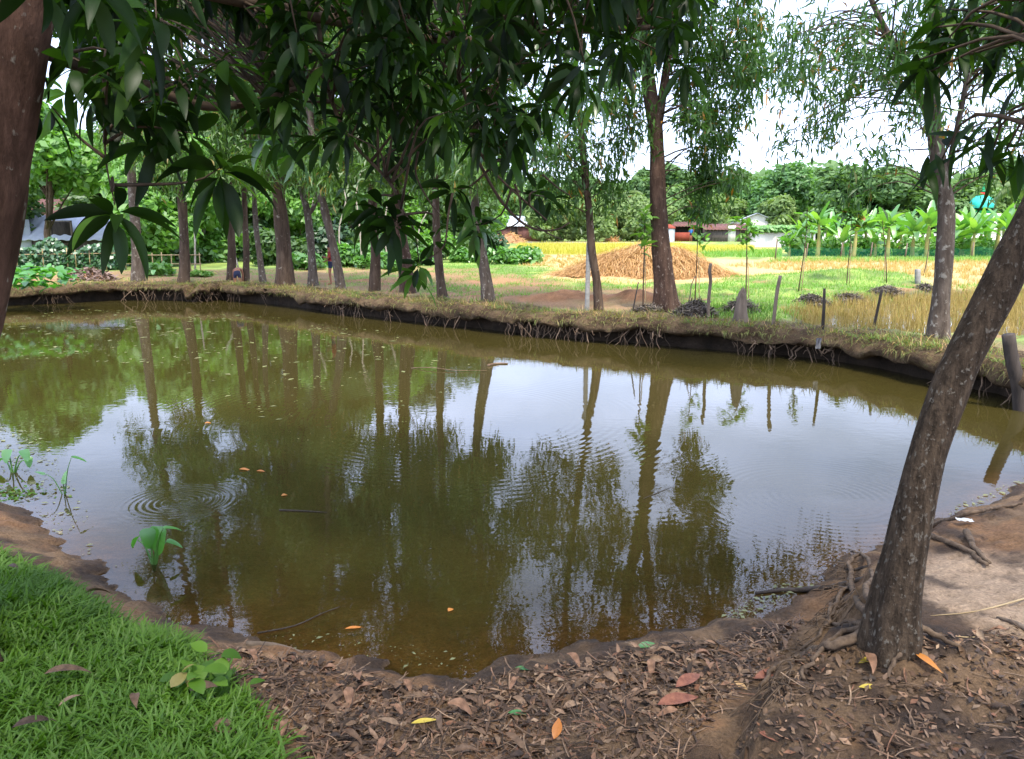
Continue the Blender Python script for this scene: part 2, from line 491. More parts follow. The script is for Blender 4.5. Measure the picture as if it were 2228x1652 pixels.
M['rice'] = leafmat('ripe_rice', (.46, .40, .07), (.54, .49, .10), (.33, .38, .07), .4, .02, .6)
M['stubble'] = leafmat('rice_stubble', (.38, .25, .08), (.58, .42, .16), (.25, .28, .07), .25, .02, .6)
M['wetstub'] = leafmat('wet_stubble', (.24, .16, .05), (.46, .33, .11), (.20, .26, .06), .25, .02, .6)
M['straw'] = leafmat('straw', (.36, .19, .07), (.66, .42, .18), None, .2, .03, .5)
def littermat():
    m, t, o = newmat('dead_leaf')
    at = N_(t, 'Attribute', attribute_name='rnd'); cr = N_(t, 'ValToRGB')
    stops = [(0, (.035, .023, .015)), (.3, (.075, .047, .030)), (.5, (.16, .10, .058)), (.68, (.10, .058, .036)), (.80, (.27, .185, .115)), (.90, (.19, .085, .045)), (1, (.34, .24, .155))]
    e = cr.color_ramp.elements
    e[0].position, e[0].color = 0, (*stops[0][1], 1); e[1].position, e[1].color = 1, (*stops[-1][1], 1)
    for p_, c_ in stops[1:-1]:
        q = e.new(p_); q.color = (*c_, 1)
    t.links.new(at.outputs['Fac'], cr.inputs[0])
    n = noise(t, 38, 4, .65); col = mixc(t, 1, cr.outputs[0], mixc(t, ramp(t, n, .3, .7), (.5, .48, .46), (1.35, 1.3, 1.25)), 'MULTIPLY')
    p = N_(t, 'BsdfPrincipled'); p.inputs['Roughness'].default_value = .6; p.inputs['Specular IOR Level'].default_value = .25; t.links.new(col, p.inputs['Base Color'])
    t.links.new(p.outputs[0], o.inputs[0]); return m
M['litter'] = littermat()
M['redleaf'] = matte('reddish_dead_leaf', (.15, .055, .035), (.27, .11, .065), 40, .6, .002, 60)
M['orange'] = leafmat('orange_leaf', (.50, .17, .03), (.55, .22, .04), None, .2, .04, .45)
M['yellow'] = leafmat('yellow_leaf', (.55, .40, .05), (.60, .45, .07), None, .2, .04, .45)
M['green'] = leafmat('fallen_green_leaf', (.06, .20, .05), (.08, .24, .06), None, .2, .06, .4)
M['duckweed'] = leafmat('floating_weed', (.12, .13, .05), (.24, .24, .10), (.24, .20, .12), .2, .05, .5)
M['bark_bank'] = barkmat('bank_tree_bark', (.055, .036, .024), (.12, .082, .057), (.27, .23, .18), 10)
M['bark_grey'] = barkmat('grey_tree_bark', (.065, .048, .036), (.145, .112, .086), (.30, .27, .22), 12, .02, .58)
M['bark_red'] = barkmat('reddish_bark', (.055, .032, .022), (.125, .075, .052), (.30, .23, .18), 14, .025, .60)
M['bark_lean'] = barkmat('leaning_tree_bark', (.036, .025, .016), (.115, .080, .052), (.19, .165, .13), 44, .018, .58)
M['bark_mango'] = barkmat('mango_bark', (.06, .032, .02), (.14, .075, .05), (.30, .26, .20), 16, .012, .62)
M['twig'] = matte('twig_bark', (.05, .035, .022), (.11, .075, .05), 20, .9)
M['palebark'] = matte('pale_bark', (.30, .26, .20), (.42, .38, .30), 8, .9)
M['leanroot'] = matte('bare_root', (.06, .04, .026), (.16, .11, .072), 30, .95, .004, 60)
M['root'] = matte('root', (.10, .065, .042), (.22, .15, .10), 14, .95, rnd=.35)
M['wood'] = matte('weathered_wood', (.10, .075, .055), (.21, .16, .12), 12, .95, .004, 40, (1, 1, .15))
M['darkwood'] = matte('dark_wet_wood', (.03, .024, .02), (.07, .055, .045), 14, .85, .006, 50, (1, 1, .15))
M['bstem'] = matte('banana_stem', (.20, .24, .07), (.34, .26, .10), 5, .8, scl=(1, 1, .3))
M['bamboo'] = matte('bamboo_pole', (.28, .20, .10), (.42, .32, .18), 10, .8)
M['concrete'] = matte('concrete', (.17, .165, .15), (.27, .26, .24), 12, .95, .003)
M['plaster'] = matte('weathered_plaster', (.50, .46, .40), (.72, .68, .62), 1.2, .9, scl=(1, 1, .35))
M['tin'] = matte('corrugated_tin', (.38, .42, .46), (.55, .60, .64), 2, .5, metal=.3)
M['tarp'] = matte('grey_tarpaulin', (.34, .36, .42), (.48, .50, .56), 1.4, .6)
M['rust'] = matte('rusty_tin', (.10, .048, .042), (.17, .08, .065), 3, .8)
M['darkwall'] = matte('dark_board_wall', (.07, .055, .05), (.15, .12, .11), 4, .9, scl=(3, 3, .4))
M['redcloth'] = matte('red_cloth', (.22, .05, .035), (.28, .065, .04), 4, .8)
M['bluecloth'] = matte('blue_cloth', (.03, .16, .45), None, 4, .8)
M['navy'] = matte('navy_cloth', (.015, .02, .045), (.025, .03, .06), 20, .85)
M['redshirt'] = matte('red_patterned_cloth', (.38, .05, .03), (.10, .02, .03), 18, .8)
M['skin'] = matte('brown_skin', (.24, .10, .055), (.30, .13, .07), 20, .6, spec=.4)
M['hair'] = matte('black_hair', (.012, .01, .009), None, 20, .5)
M['dome'] = matte('turquoise_paint', (.03, .50, .38), (.05, .58, .45), 1.5, .45, spec=.5)
M['redpaint'] = matte('red_paint', (.50, .04, .04), None, 3, .5)
M['greenpaint'] = matte('green_paint', (.02, .30, .12), None, 3, .5)
M['paper'] = matte('crumpled_paper', (.40, .40, .38), (.52, .52, .50), 10, .8)
M['plastic'] = matte('black_plastic', (.02, .02, .025), (.05, .05, .06), 9, .45, spec=.4)
M['brush'] = leafmat('dry_brush', (.13, .085, .07), (.26, .18, .15), None, .1, .02, .6)
M['weedheap'] = leafmat('rotting_weed', (.055, .045, .04), (.17, .14, .115), (.30, .24, .18), .1, .02, .6)
M['earth'] = matte('red_earth', (.26, .13, .065), (.42, .23, .12), 3, .95, .03, 12)

# ================================================================== GROUND
def build_ground():
    ys = np.concatenate([np.linspace(-14, 1.2, 24), np.arange(1.3, 5.6, .026), 5.6 * (26 / 5.6)**np.linspace(0.01, 1, 185), 26 * (700 / 26)**np.linspace(0.02, 1, 90)])
    tt = np.linspace(-1, 1, 520); tt = np.sign(tt) * np.abs(tt)**1.12
    X = tt[None, :] * (4.2 + 1.15 * np.abs(ys))[:, None]
    Y = np.repeat(ys[:, None], X.shape[1], 1)
    x, y = X.ravel(), Y.ravel()
    z = hfun(x, y)
    n, m = X.shape
    i = np.arange(n - 1)[:, None] * m; j = np.arange(m - 1)[None, :]
    Q = np.stack([i + j, i + j + 1, i + m + j + 1, i + m + j], -1).reshape(-1, 4)
    # albedo of what lies where
    dn, df = pdist(x, y, NEAR), pdist(x, y, FAR)
    ins = pinside(x, y, POND)
    nz = fbm(x * 1.3, y * 1.3, 4, 21); nf = fbm(x * 9, y * 9, 4, 22); nm = fbm(x * 3.5, y * 3.5, 4, 23)
    c = lambda *a: np.array(a)[None, :]
    col = np.repeat(c(.20, .125, .068), len(x), 0)
    def mixin(cc, mk):
        nonlocal col
        mk = np.clip(mk, 0, 1)[:, None]
        col = col * (1 - mk) + np.asarray(cc) * mk
    mixin(c(.09, .055, .033), sst(-.03, .22, nm + .35 * nf))
    mixin(c(.30, .155, .07), .6 * sst(.06, .2, fbm(x * 3.1, y * 3.1, 4, 36)))
    sandy = ppoly([(1930, 1230), (2060, 1210), (2230, 1230), (2400, 1250), (2400, 1430), (2150, 1400), (2020, 1340), (1985, 1290)], .38)
    mixin(c(.42, .30, .20), sst(-.15, .12, sdist(x, y, sandy) + .25 * nm))
    mixin(c(.36, .26, .17), .8 * sst(.04, .2, fbm(x * 2.2, y * 2.2, 4, 31)) * sst(.4, .9, dn) * sst(-.1, .1, sdist(x, y, PLATEAU)))
    mixin(c(.045, .03, .022), sst(.05, .18, fbm(x * 5, y * 5, 4, 33)) * .8)
    mixin(c(.05, .034, .023), .75 * sst(.09, .01, z + .05 * nm))
    mixin(c(.05, .06, .02), sst(-.05, .1, sdist(x, y, GRASS) + .1 * nm))
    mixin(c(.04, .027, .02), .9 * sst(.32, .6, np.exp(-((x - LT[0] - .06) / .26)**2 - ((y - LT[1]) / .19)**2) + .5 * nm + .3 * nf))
    bed = c(.25, .16, .08) * (1 + .8 * nm + .8 * nf)[:, None]
    mixin(bed, sst(.0, -.02, z) * np.where(dn < df, 1., ins * 1.))
    far = (dn > df) & ~ins
    fcol = np.repeat(c(.15, .21, .05), len(x), 0)
    base = col.copy(); col = fcol
    mixin(c(.30, .40, .09), sst(-.1, .2, nz))
    dirt = ppoly([(-200, 690), (-200, 600), (300, 590), (600, 588), (700, 575), (960, 583), (1080, 595), (1180, 606), (1230, 622), (1450, 625), (1490, 660), (1440, 720), (1000, 700)], .45)
    mixin(c(.29, .175, .085), sst(-.5, .3, sdist(x, y, dirt) + .9 * nz) * .9)
    mixin(c(.20, .26, .06), sst(.08, .22, fbm(x * .9, y * 1.6, 4, 44)) * sst(-.5, .3, sdist(x, y, dirt)) * .85)
    mixin(c(.40, .20, .10), sst(.05, .3, fbm(x * .7, y * .9, 3, 45)) * sst(-.5, .3, sdist(x, y, dirt)) * .7)
    for cc, sx, sy, h in [(pz(1230, 655, .45), 1.1, .55, 1), (pz(1395, 655, .45), .7, .5, 1), (pz(480, 545, .5), 2.2, 1.2, .8), (pz(800, 612, .45), 1.4, .5, .7)]:
        mixin(c(.35, .165, .07) * (1 + 1.0 * nm + .8 * nf)[:, None], h * sst(.15, .5, np.exp(-((x - cc[0]) / sx)**2 - ((y - cc[1]) / sy)**2) + .4 * nm))
    mixin(c(.34, .17, .09), sst(.20, .28, fbm(x * 1.1, y * 2.2, 3, 47)) * .8 * (y < 30))
    strawzone = ppoly([(1160, 606), (1280, 575), (1560, 562), (1700, 572), (1900, 577), (1760, 600), (1560, 612), (1300, 616)], .45)
    mixin(c(.60, .36, .16), sst(-.6, .3, sdist(x, y, strawzone) + 1.2 * nz))
    stub = ppoly([(1560, 578), (1680, 560), (2300, 562), (3200, 562), (3200, 640), (2050, 632), (1960, 606), (1840, 588), (1700, 590)], .45)
    mixin(c(.46, .34, .15), sst(-.5, .5, sdist(x, y, stub) + 1.0 * nz))
    stub2 = ppoly([(1130, 580), (1180, 556), (1330, 553), (1420, 553), (1420, 576), (1280, 590)], .45)
    mixin(c(.48, .38, .17), sst(-.6, .6, sdist(x, y, stub2)))
    mixin(c(.10, .085, .06), sst(-.1, .3, sdist(x, y, WETRICE)))
    padd = ppoly([(1100, 553), (1110, 536), (1480, 535), (1720, 540), (1720, 551), (1500, 554)], .45)
    mixin(c(.42, .38, .09), sst(-1, 1, sdist(x, y, padd)))
    road = ppoly([(930, 528), (930, 525), (1480, 526.5), (1480, 529.5)], .45)
    mixin(c(.42, .34, .26), sst(-1.5, .5, sdist(x, y, road)))
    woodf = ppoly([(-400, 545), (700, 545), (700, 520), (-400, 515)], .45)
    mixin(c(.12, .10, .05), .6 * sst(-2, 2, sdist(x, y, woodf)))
    bank = sst(1.6, .5, df + .8 * nz)
    mixin(c(.24, .165, .095), bank)
    mixin(c(.16, .19, .055), bank * sst(.05, .2, fbm(x * 2.3, y * 2.3, 4, 52)) * .8)
    col = np.where(far[:, None], col, base)
    col = np.where((far & (df < .52))[:, None], c(.022, .014, .010), col)  # shade under the overhanging lip painted into the ground colour
    m_, t, o = newmat('ground_earth')
    p = N_(t, 'BsdfPrincipled'); p.inputs['Roughness'].default_value = .92; p.inputs['Specular IOR Level'].default_value = .25
    at = N_(t, 'Attribute', attribute_name='albedo')
    n1 = noise(t, 22, 8, .7); n2 = noise(t, 70, 6, .7); n3 = noise(t, 3, 6, .65)
    cc = mixc(t, 1, at.outputs['Color'], mixc(t, n1, (.45, .45, .45), (1.55, 1.52, 1.5)), 'MULTIPLY')
    cc = mixc(t, 1, cc, mixc(t, ramp(t, n2, .3, .7), (.6, .6, .6), (1.4, 1.4, 1.4)), 'MULTIPLY')
    t.links.new(cc, p.inputs['Base Color'])
    b = N_(t, 'Bump'); b.inputs['Distance'].default_value = .03; t.links.new(n1, b.inputs['Height'])
    b2 = N_(t, 'Bump'); b2.inputs['Distance'].default_value = .012; t.links.new(n2, b2.inputs['Height']); t.links.new(b.outputs[0], b2.inputs['Normal'])
    t.links.new(b2.outputs[0], p.inputs['Normal']); t.links.new(p.outputs[0], o.inputs[0])
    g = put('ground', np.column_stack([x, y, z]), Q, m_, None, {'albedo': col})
    tag(g, kind='structure')
build_ground()

# ================================================================== WATER
def build_water():
    xs = np.arange(-18, 10.2, .12); ys = np.arange(2.2, 20.8, .1)
    X, Y = np.meshgrid(xs, ys); x, y = X.ravel(), Y.ravel()
    dep = np.maximum(0, -hfun(x, y))
    dep = np.where(pdist(x, y, FAR) < .7, np.maximum(dep, .35), dep)
    n, m = X.shape
    i = np.arange(n - 1)[:, None] * m; j = np.arange(m - 1)[None, :]
    Q = np.stack([i + j, i + j + 1, i + m + j + 1, i + m + j], -1).reshape(-1, 4)
    mt, t, o = newmat('pond_water')
    geo = N_(t, 'NewGeometry')
    sep = geo.outputs['Position']
    def math_(op, a, b=None):
        q = N_(t, 'Math', operation=op)
        for k, v in ((0, a), (1, b)):
            if v is None: continue
            if hasattr(v, 'is_output'): t.links.new(v, q.inputs[k])
            else: q.inputs[k].default_value = v
        return q.outputs[0]
    def nz(scale, scl=(1, 1, 1), det=2):
        mp_ = N_(t, 'Mapping'); mp_.inputs['Scale'].default_value = scl; t.links.new(sep, mp_.inputs['Vector'])
        q = N_(t, 'TexNoise'); q.inputs['Scale'].default_value = scale; q.inputs['Detail'].default_value = det
        t.links.new(mp_.outputs[0], q.inputs['Vector']); return q.outputs['Fac']
    def rings(cx, cyy, lam, r0, r1, amp):
        v = N_(t, 'VectorMath', operation='DISTANCE'); t.links.new(sep, v.inputs[0]); v.inputs[1].default_value = (cx, cyy, 0)
        r = v.outputs['Value']
        s = math_('SINE', math_('MULTIPLY', r, 2 * math.pi / lam))
        env = math_('MULTIPLY', ramp(t, r, r0, r0 + .12), ramp(t, r, r1 * .5, r1, 1, 0))
        return math_('MULTIPLY', math_('MULTIPLY', s, env), amp)
    h = math_('MULTIPLY', nz(1.6, (1, .7, 1), 2), .0018)
    h = math_('ADD', h, math_('MULTIPLY', nz(9, (1, 1.6, 1), 2), .00045))
    c1 = pz(390, 1092, 0); h = math_('ADD', h, rings(c1[0], c1[1], .045, .0, .46, .0003))
    c2 = pz(985, 900, 0); h = math_('ADD', h, math_('MULTIPLY', rings(c2[0], c2[1], .085, 1.1, 3.8, .00022), ramp(t, nz(.9, (1, 1, 1), 2), .42, .62)))
    c3 = pz(1790, 1080, 0); h = math_('ADD', h, rings(c3[0], c3[1], .06, .1, 1.3, .00012))
    c4 = pz(1030, 900, 0); pass
    b = N_(t, 'Bump'); b.inputs['Strength'].default_value = 1; b.inputs['Distance'].default_value = 1
    t.links.new(h, b.inputs['Height'])
    at = N_(t, 'Attribute', attribute_name='depth')
    mud = nz(.6, (1, 1, 1), 3)
    d = N_(t, 'BsdfDiffuse'); t.links.new(mixc(t, mud, (.036, .028, .0075), (.050, .040, .0105)), d.inputs['Color'])
    tr = N_(t, 'BsdfTransparent'); tr.inputs['Color'].default_value = (.72, .63, .44, 1)
    fac = math_('SUBTRACT', 1.0, math_('EXPONENT', math_('MULTIPLY', at.outputs['Fac'], -7.5)))
    body = N_(t, 'MixShader'); t.links.new(fac, body.inputs[0]); t.links.new(tr.outputs[0], body.inputs[1]); t.links.new(d.outputs[0], body.inputs[2])
    gl = N_(t, 'BsdfGlossy'); gl.inputs['Roughness'].default_value = 0.0; gl.inputs['Color'].default_value = (1, 1, 1, 1)
    t.links.new(b.outputs[0], gl.inputs['Normal'])
    fr = N_(t, 'Fresnel'); fr.inputs['IOR'].default_value = 1.33; t.links.new(b.outputs[0], fr.inputs['Normal'])
    sh = N_(t, 'MixShader'); t.links.new(fr.outputs[0], sh.inputs[0]); t.links.new(body.outputs[0], sh.inputs[1]); t.links.new(gl.outputs[0], sh.inputs[2])
    t.links.new(sh.outputs[0], o.inputs[0])
    tag(put('pond_water', np.column_stack([x, y, 0 * x]), Q, mt, None, {'depth': dep}), kind='structure')
    # shallow flood water among the stubble
    P = np.array(WETRICE); m2, t, o = newmat('paddy_water')
    p = N_(t, 'BsdfPrincipled'); p.inputs['Base Color'].default_value = (.12, .11, .08, 1); p.inputs['Roughness'].default_value = .04; p.inputs['IOR'].default_value = 1.33
    t.links.new(p.outputs[0], o.inputs[0])
    xs = np.arange(P[:, 0].min(), P[:, 0].max(), .15); ys = np.arange(P[:, 1].min(), P[:, 1].max(), .15)
    X, Y = np.meshgrid(xs, ys); ok = (sdist(X, Y, WETRICE) > .1) & (pdist(X, Y, FAR) > .9)
    n, m = X.shape; keep = ok[:-1, :-1] & ok[1:, :-1] & ok[:-1, 1:] & ok[1:, 1:]
    i = np.arange(n - 1)[:, None] * m; j = np.arange(m - 1)[None, :]
    Q = np.stack([i + j, i + j + 1, i + m + j + 1, i + m + j], -1)[keep]
    us, inv = np.unique(Q, return_inverse=True)
    V = np.column_stack([X.ravel(), Y.ravel(), np.full(X.size, .315)])[us]
    tag(put('paddy_water', V, inv.reshape(-1, 4), m2), kind='structure')
build_water()

# ================================================================== FAR BANK: overhanging sod and what hangs from it
FB = np.array(FAR)
seg = np.linalg.norm(np.diff(FB, axis=0), axis=1); LB = np.concatenate([[0], np.cumsum(seg)])
def bank_at(s):
    p = np.column_stack([np.interp(s, LB, FB[:, 0]), np.interp(s, LB, FB[:, 1])])
    q = np.column_stack([np.interp(s + .4, LB, FB[:, 0]), np.interp(s + .4, LB, FB[:, 1])]) - np.column_stack([np.interp(s - .4, LB, FB[:, 0]), np.interp(s - .4, LB, FB[:, 1])])
    q /= np.linalg.norm(q, axis=1)[:, None] + 1e-9
    return p, np.column_stack([q[:, 1], -q[:, 0]])            # outward, away from the water (FAR runs right to left)
def build_bank():
    s = np.arange(.3, LB[-1] - .3, .05)
    p, out = bank_at(s)
    # overhang is weaker in the left corner, where the bank slumps
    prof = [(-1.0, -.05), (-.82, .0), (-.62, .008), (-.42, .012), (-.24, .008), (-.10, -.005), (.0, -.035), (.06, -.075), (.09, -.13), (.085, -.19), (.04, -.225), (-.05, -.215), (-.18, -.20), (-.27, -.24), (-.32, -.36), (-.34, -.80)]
    rows = []
    for k, (a, dz) in enumerate(prof):
        n1 = fbm(s * 1.7, s * 0 + k * .35, 3, 61); n2 = fbm(s * 6.5, s * 0 + k * .8, 3, 62)
        wob = .12 * fbm(s * .55, s * 0, 3, 63)
        amp = .45 if k < 5 else (1 if k < 12 else .6)
        off = a + wob + amp * (.16 * n1 + .13 * n2)
        q = p - out * off[:, None]
        qb = p + out * .85
        zt = hfun(qb[:, 0], qb[:, 1], False)
        zz = zt + dz * (1 + .5 * n1 * (k > 7) * (k < 14)) + amp * (.07 * n1 + .06 * n2)
        if 8 <= k <= 13: zz = zz + .06 * fbm(s * 9, s * 0 + k, 2, 64) + .24 * fbm(s * 1.1, s * 0 + 2, 3, 66)
        if k < 2: zz = hfun(q[:, 0], q[:, 1], False) - .05 * (k == 0) + .004
        rows.append(np.column_stack([q, zz]))
    V = np.stack(rows, 1); n, m = V.shape[:2]
    i = np.arange(n - 1)[:, None] * m; j = np.arange(m - 1)[None, :]
    Q = np.stack([i + j, i + m + j, i + m + j + 1, i + j + 1], -1).reshape(-1, 4)
    mt, t, o = newmat('bank_sod')
    pp = N_(t, 'BsdfPrincipled'); pp.inputs['Roughness'].default_value = .95; pp.inputs['Specular IOR Level'].default_value = .1
    n1 = noise(t, 3, 6, .65); n2 = noise(t, 16, 7, .7); n3 = noise(t, 60, 4)
    c_ = mixc(t, ramp(t, n1, .4, .6), (.085, .055, .032), (.20, .135, .075))
    c_ = mixc(t, ramp(t, n2, .55, .7), c_, (.20, .19, .07))
    c_ = mixc(t, ramp(t, n3, .3, .7), c_, mixc(t, .5, c_, (.05, .03, .02)))
    t.links.new(c_, pp.inputs['Base Color'])
    b = N_(t, 'Bump'); b.inputs['Distance'].default_value = .09; t.links.new(n2, b.inputs['Height'])
    t.links.new(b.outputs[0], pp.inputs['Normal']); t.links.new(pp.outputs[0], o.inputs[0])
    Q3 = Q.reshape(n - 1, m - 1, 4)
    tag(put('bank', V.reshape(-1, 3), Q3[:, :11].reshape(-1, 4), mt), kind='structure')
    tag(put('undercut_shade_mud', V.reshape(-1, 3), Q3[:, 11:].reshape(-1, 4), matte('shaded_wet_mud', (.020, .014, .009), (.050, .034, .022), 5, .8, .03, 14)), kind='structure')  # wet soil, darkened further to paint in the undercut's shade
    # dry grass and runners on the lip, hanging rootlets under it
    k = 34000
    ss = rng.uniform(.4, LB[-1] - .4, k); pp_, oo = bank_at(ss)
    d = rng.uniform(-.02, 1.0, k)**1.3
    keep = fbm(ss * 1.5, d * 2, 3, 71) > -.12 - .1 * (d < .15); ss, pp_, oo, d = ss[keep], pp_[keep], oo[keep], d[keep]; k = len(ss)
    wob = .12 * fbm(ss * .55, ss * 0, 3, 63)
    xy = pp_ + oo * (d - wob - .05)[:, None]
    qb = pp_ + oo * .85
    z = np.where(d < .8, hfun(qb[:, 0], qb[:, 1], False) - .07 * (d < .06) + .0, hfun(xy[:, 0], xy[:, 1])) - .01
    az = np.arctan2(-oo[:, 1], -oo[:, 0]) + rng.normal(0, 1.0, k)
    az = np.where(d > .25, rng.uniform(0, 6.28, k), az)
    V, Q, r = blades(np.column_stack([xy, z]), az, np.where(d < .1, rng.uniform(-.5, .7, k), rng.uniform(.1, 1.3, k)), rng.uniform(.3, 1.8, k), rng.uniform(.06, .19, k), rng.uniform(.006, .014, k), S=2, prof='grass', flat=True)
    tag(put('bank_grass', V, Q, M['drygrass'], None, {'rnd': r}), 'matted dry grass and thin runners covering the lip of the far bank', 'grass', kind='stuff')
    for nm_, k, mt_, Lr_, th_ in (('bank_grass', 14000, M['bankgreen'], (.06, .16), .03), ('bank_straw', 2600, M['straw'], (.10, .30), -.3)):
        ss = rng.uniform(.4, LB[-1] - .4, k); q0, oo = bank_at(ss); d = rng.uniform(-.03, .75, k)
        kp = fbm(ss * 1.1, d * 2.2, 3, 73) > th_; ss, q0, oo, d = ss[kp], q0[kp], oo[kp], d[kp]; k = len(ss)
        xy = q0 + oo * (d - .12 * fbm(ss * .55, ss * 0, 3, 63) - .05)[:, None]; qb = q0 + oo * .85
        z = np.where(d < .8, hfun(qb[:, 0], qb[:, 1], False), hfun(xy[:, 0], xy[:, 1]))
        V, Q, r = blades(np.column_stack([xy, z]), rng.uniform(0, 6.28, k), rng.uniform(.1, 1.3, k), rng.uniform(.3, 2.0, k), rng.uniform(*Lr_, k), rng.uniform(.006, .012, k) if mt_ is not M['straw'] else rng.uniform(.003, .006, k), S=3, prof='grass', flat=True)
        tag(put(nm_, V, Q, mt_, None, {'rnd': r}), 'green tufts growing in patches on the lip of the far bank' if mt_ is not M['straw'] else 'loose pale straws trailing over the lip of the far bank', 'grass', kind='stuff')
    mb = MB()
    for _ in range(900):
        a = random.uniform(.5, LB[-1] - .5)
        if vnoise(a * 2.3, 3.1, 7) * vnoise(a * .7, 9.1, 8) < .17: continue
        q, o_ = bank_at(np.array([a])); q, o_ = q[0], o_[0]
        h0 = H(*(q + o_ * .85)) - .20
        st = q - o_ * random.uniform(-.14, .03)
        tan = np.array([-o_[1], o_[0]])
        P = [np.array([*st, h0 + .04])]
        dr = random.gauss(0, .13); n_ = 4
        ins_ = random.uniform(-.02, .10)
        full = random.random() < .6
        for e in range(1, n_ + 1):
            f_ = e / n_
            P.append(np.array([*(st - o_ * (ins_ * f_) + tan * (dr * f_ + random.uniform(-.03, .03))), h0 + .04 - f_ * (h0 + .05 if full else random.uniform(.08, .2))]))
        mb.tube(P, np.linspace(1, .5, n_ + 1) * random.choice([.004, .005, .006, .008, .010, .015]), 4, random.random(), k=2)
    o_ = mb.build('bank_roots', M['root']); tag(o_, 'tangle of thin roots hanging below the undercut far bank to the water', 'roots', kind='stuff')
build_bank()

# ================================================================== TREES ON THE BANK
def clump_leaves(C, n, spread, L=(.10, .17), W=.022, droop=True, S=2):
    """n hanging leaves round each clump centre"""
    C = np.asarray(C); N = len(C) * n
    sp = np.repeat(np.broadcast_to(np.asarray(spread, float), (len(C),)), n)
    base = np.repeat(C, n, 0) + rng.normal(0, 1, (N, 3)) * sp[:, None] * np.array([.5, .5, .62])
    az = rng.uniform(0, 2 * math.pi, N)
    e0 = rng.normal(-.55, .55, N) if droop else rng.uniform(-.8, .9, N)
    return blades(base, az, e0, rng.uniform(.2, 1.2, N), rng.uniform(*L, N), W * rng.uniform(.75, 1.3, N), rng.uniform(-1.2, 1.2, N), S=S, prof='sickle', fold=.2, sick=rng.uniform(-.9, .9, N))
def twigs_to(C, skel, r=.008, mb=None):
    skel = np.asarray(skel)
    for c in C:
        d = np.linalg.norm(skel - c, axis=1) + np.maximum(0, skel[:, 2] - c[2]) * .3
        a = skel[int(np.argmin(d + rng.uniform(0, .5, len(d))))]
        mid = (a + c) / 2 + np.array([0, 0, .12 * np.linalg.norm(c - a)]) + rng.normal(0, .05, 3)
        mb.tube([a, mid, c], [r * 1.6, r, r * .5], 4, random.random(), k=3)
def bank_tree(paths, widths, label, bark, leaf, clumps, n, spread, forkw=None, L=(.10, .17), W=.022, flare=.35, name='bank_tree', seg=12):
    """paths: pixel polylines of the trunk and its forks at the base's depth; clumps: (u, v, depth offset)"""
    u0, v0 = paths[0][0]
    b = G(u0, v0, .45); y0 = b[1]
    t = thing(name, b, label, 'tree', 'trees along the far bank')
    skel = []
    lean = rng.uniform(-.4, .4)
    for k, p in enumerate(paths):
        P = np.array([px(u, v, y0 + (lean * max(0, (v0 - v)) / 700 if k == 0 else lean * (v0 - v) / 700)) for u, v in p])
        w_ = widths[k]; r = np.array([np.interp(i / (len(P) - 1), [0, 1], w_) for i in range(len(P))]) * y0 / FPX / 2
        if k == 0:
            P[0, 2] = b[2]; P = np.vstack([P[0] - [0, 0, .12], P]); r = np.concatenate([[r[0] * 1.05], r])
        P = catmull(P, 5); r = np.interp(np.linspace(0, 1, len(P)), np.linspace(0, 1, len(r)), r)
        V, Q = tube(P, r, seg, True, .07, flare if k == 0 else 0, seed=int(u0) + k)
        put('trunk' if k == 0 else 'limb', V, Q, bark, t)
        skel.append(P[len(P) // (3 if k == 0 else 6):])
    skel = np.vstack(skel)
    C = np.array([px(u, v, y0 + dy) for u, v, dy in clumps])
    mb = MB(); twigs_to(C, skel, .0075 * max(1, y0 / 14), mb)
    mb.build('branches', M['twig'], t)
    V, Q, r = clump_leaves(C, n, spread, L, W)
    put('crown', V, Q, leaf, t, {'rnd': r})
    return t
def left_clumps(path, n, umin=-95, umax=95, vlo=-420, vhi=385):
    pts = np.array(path, float); o = []
    for _ in range(n):
        v = vlo + (vhi - vlo) * random.random()**.85
        uc = np.interp(v, pts[::-1, 1], pts[::-1, 0])
        k = 1 if v < 330 else .7
        o.append((uc + random.uniform(umin, umax) * k, v, random.uniform(-1.3, 1.3)))
    return o
T = {}
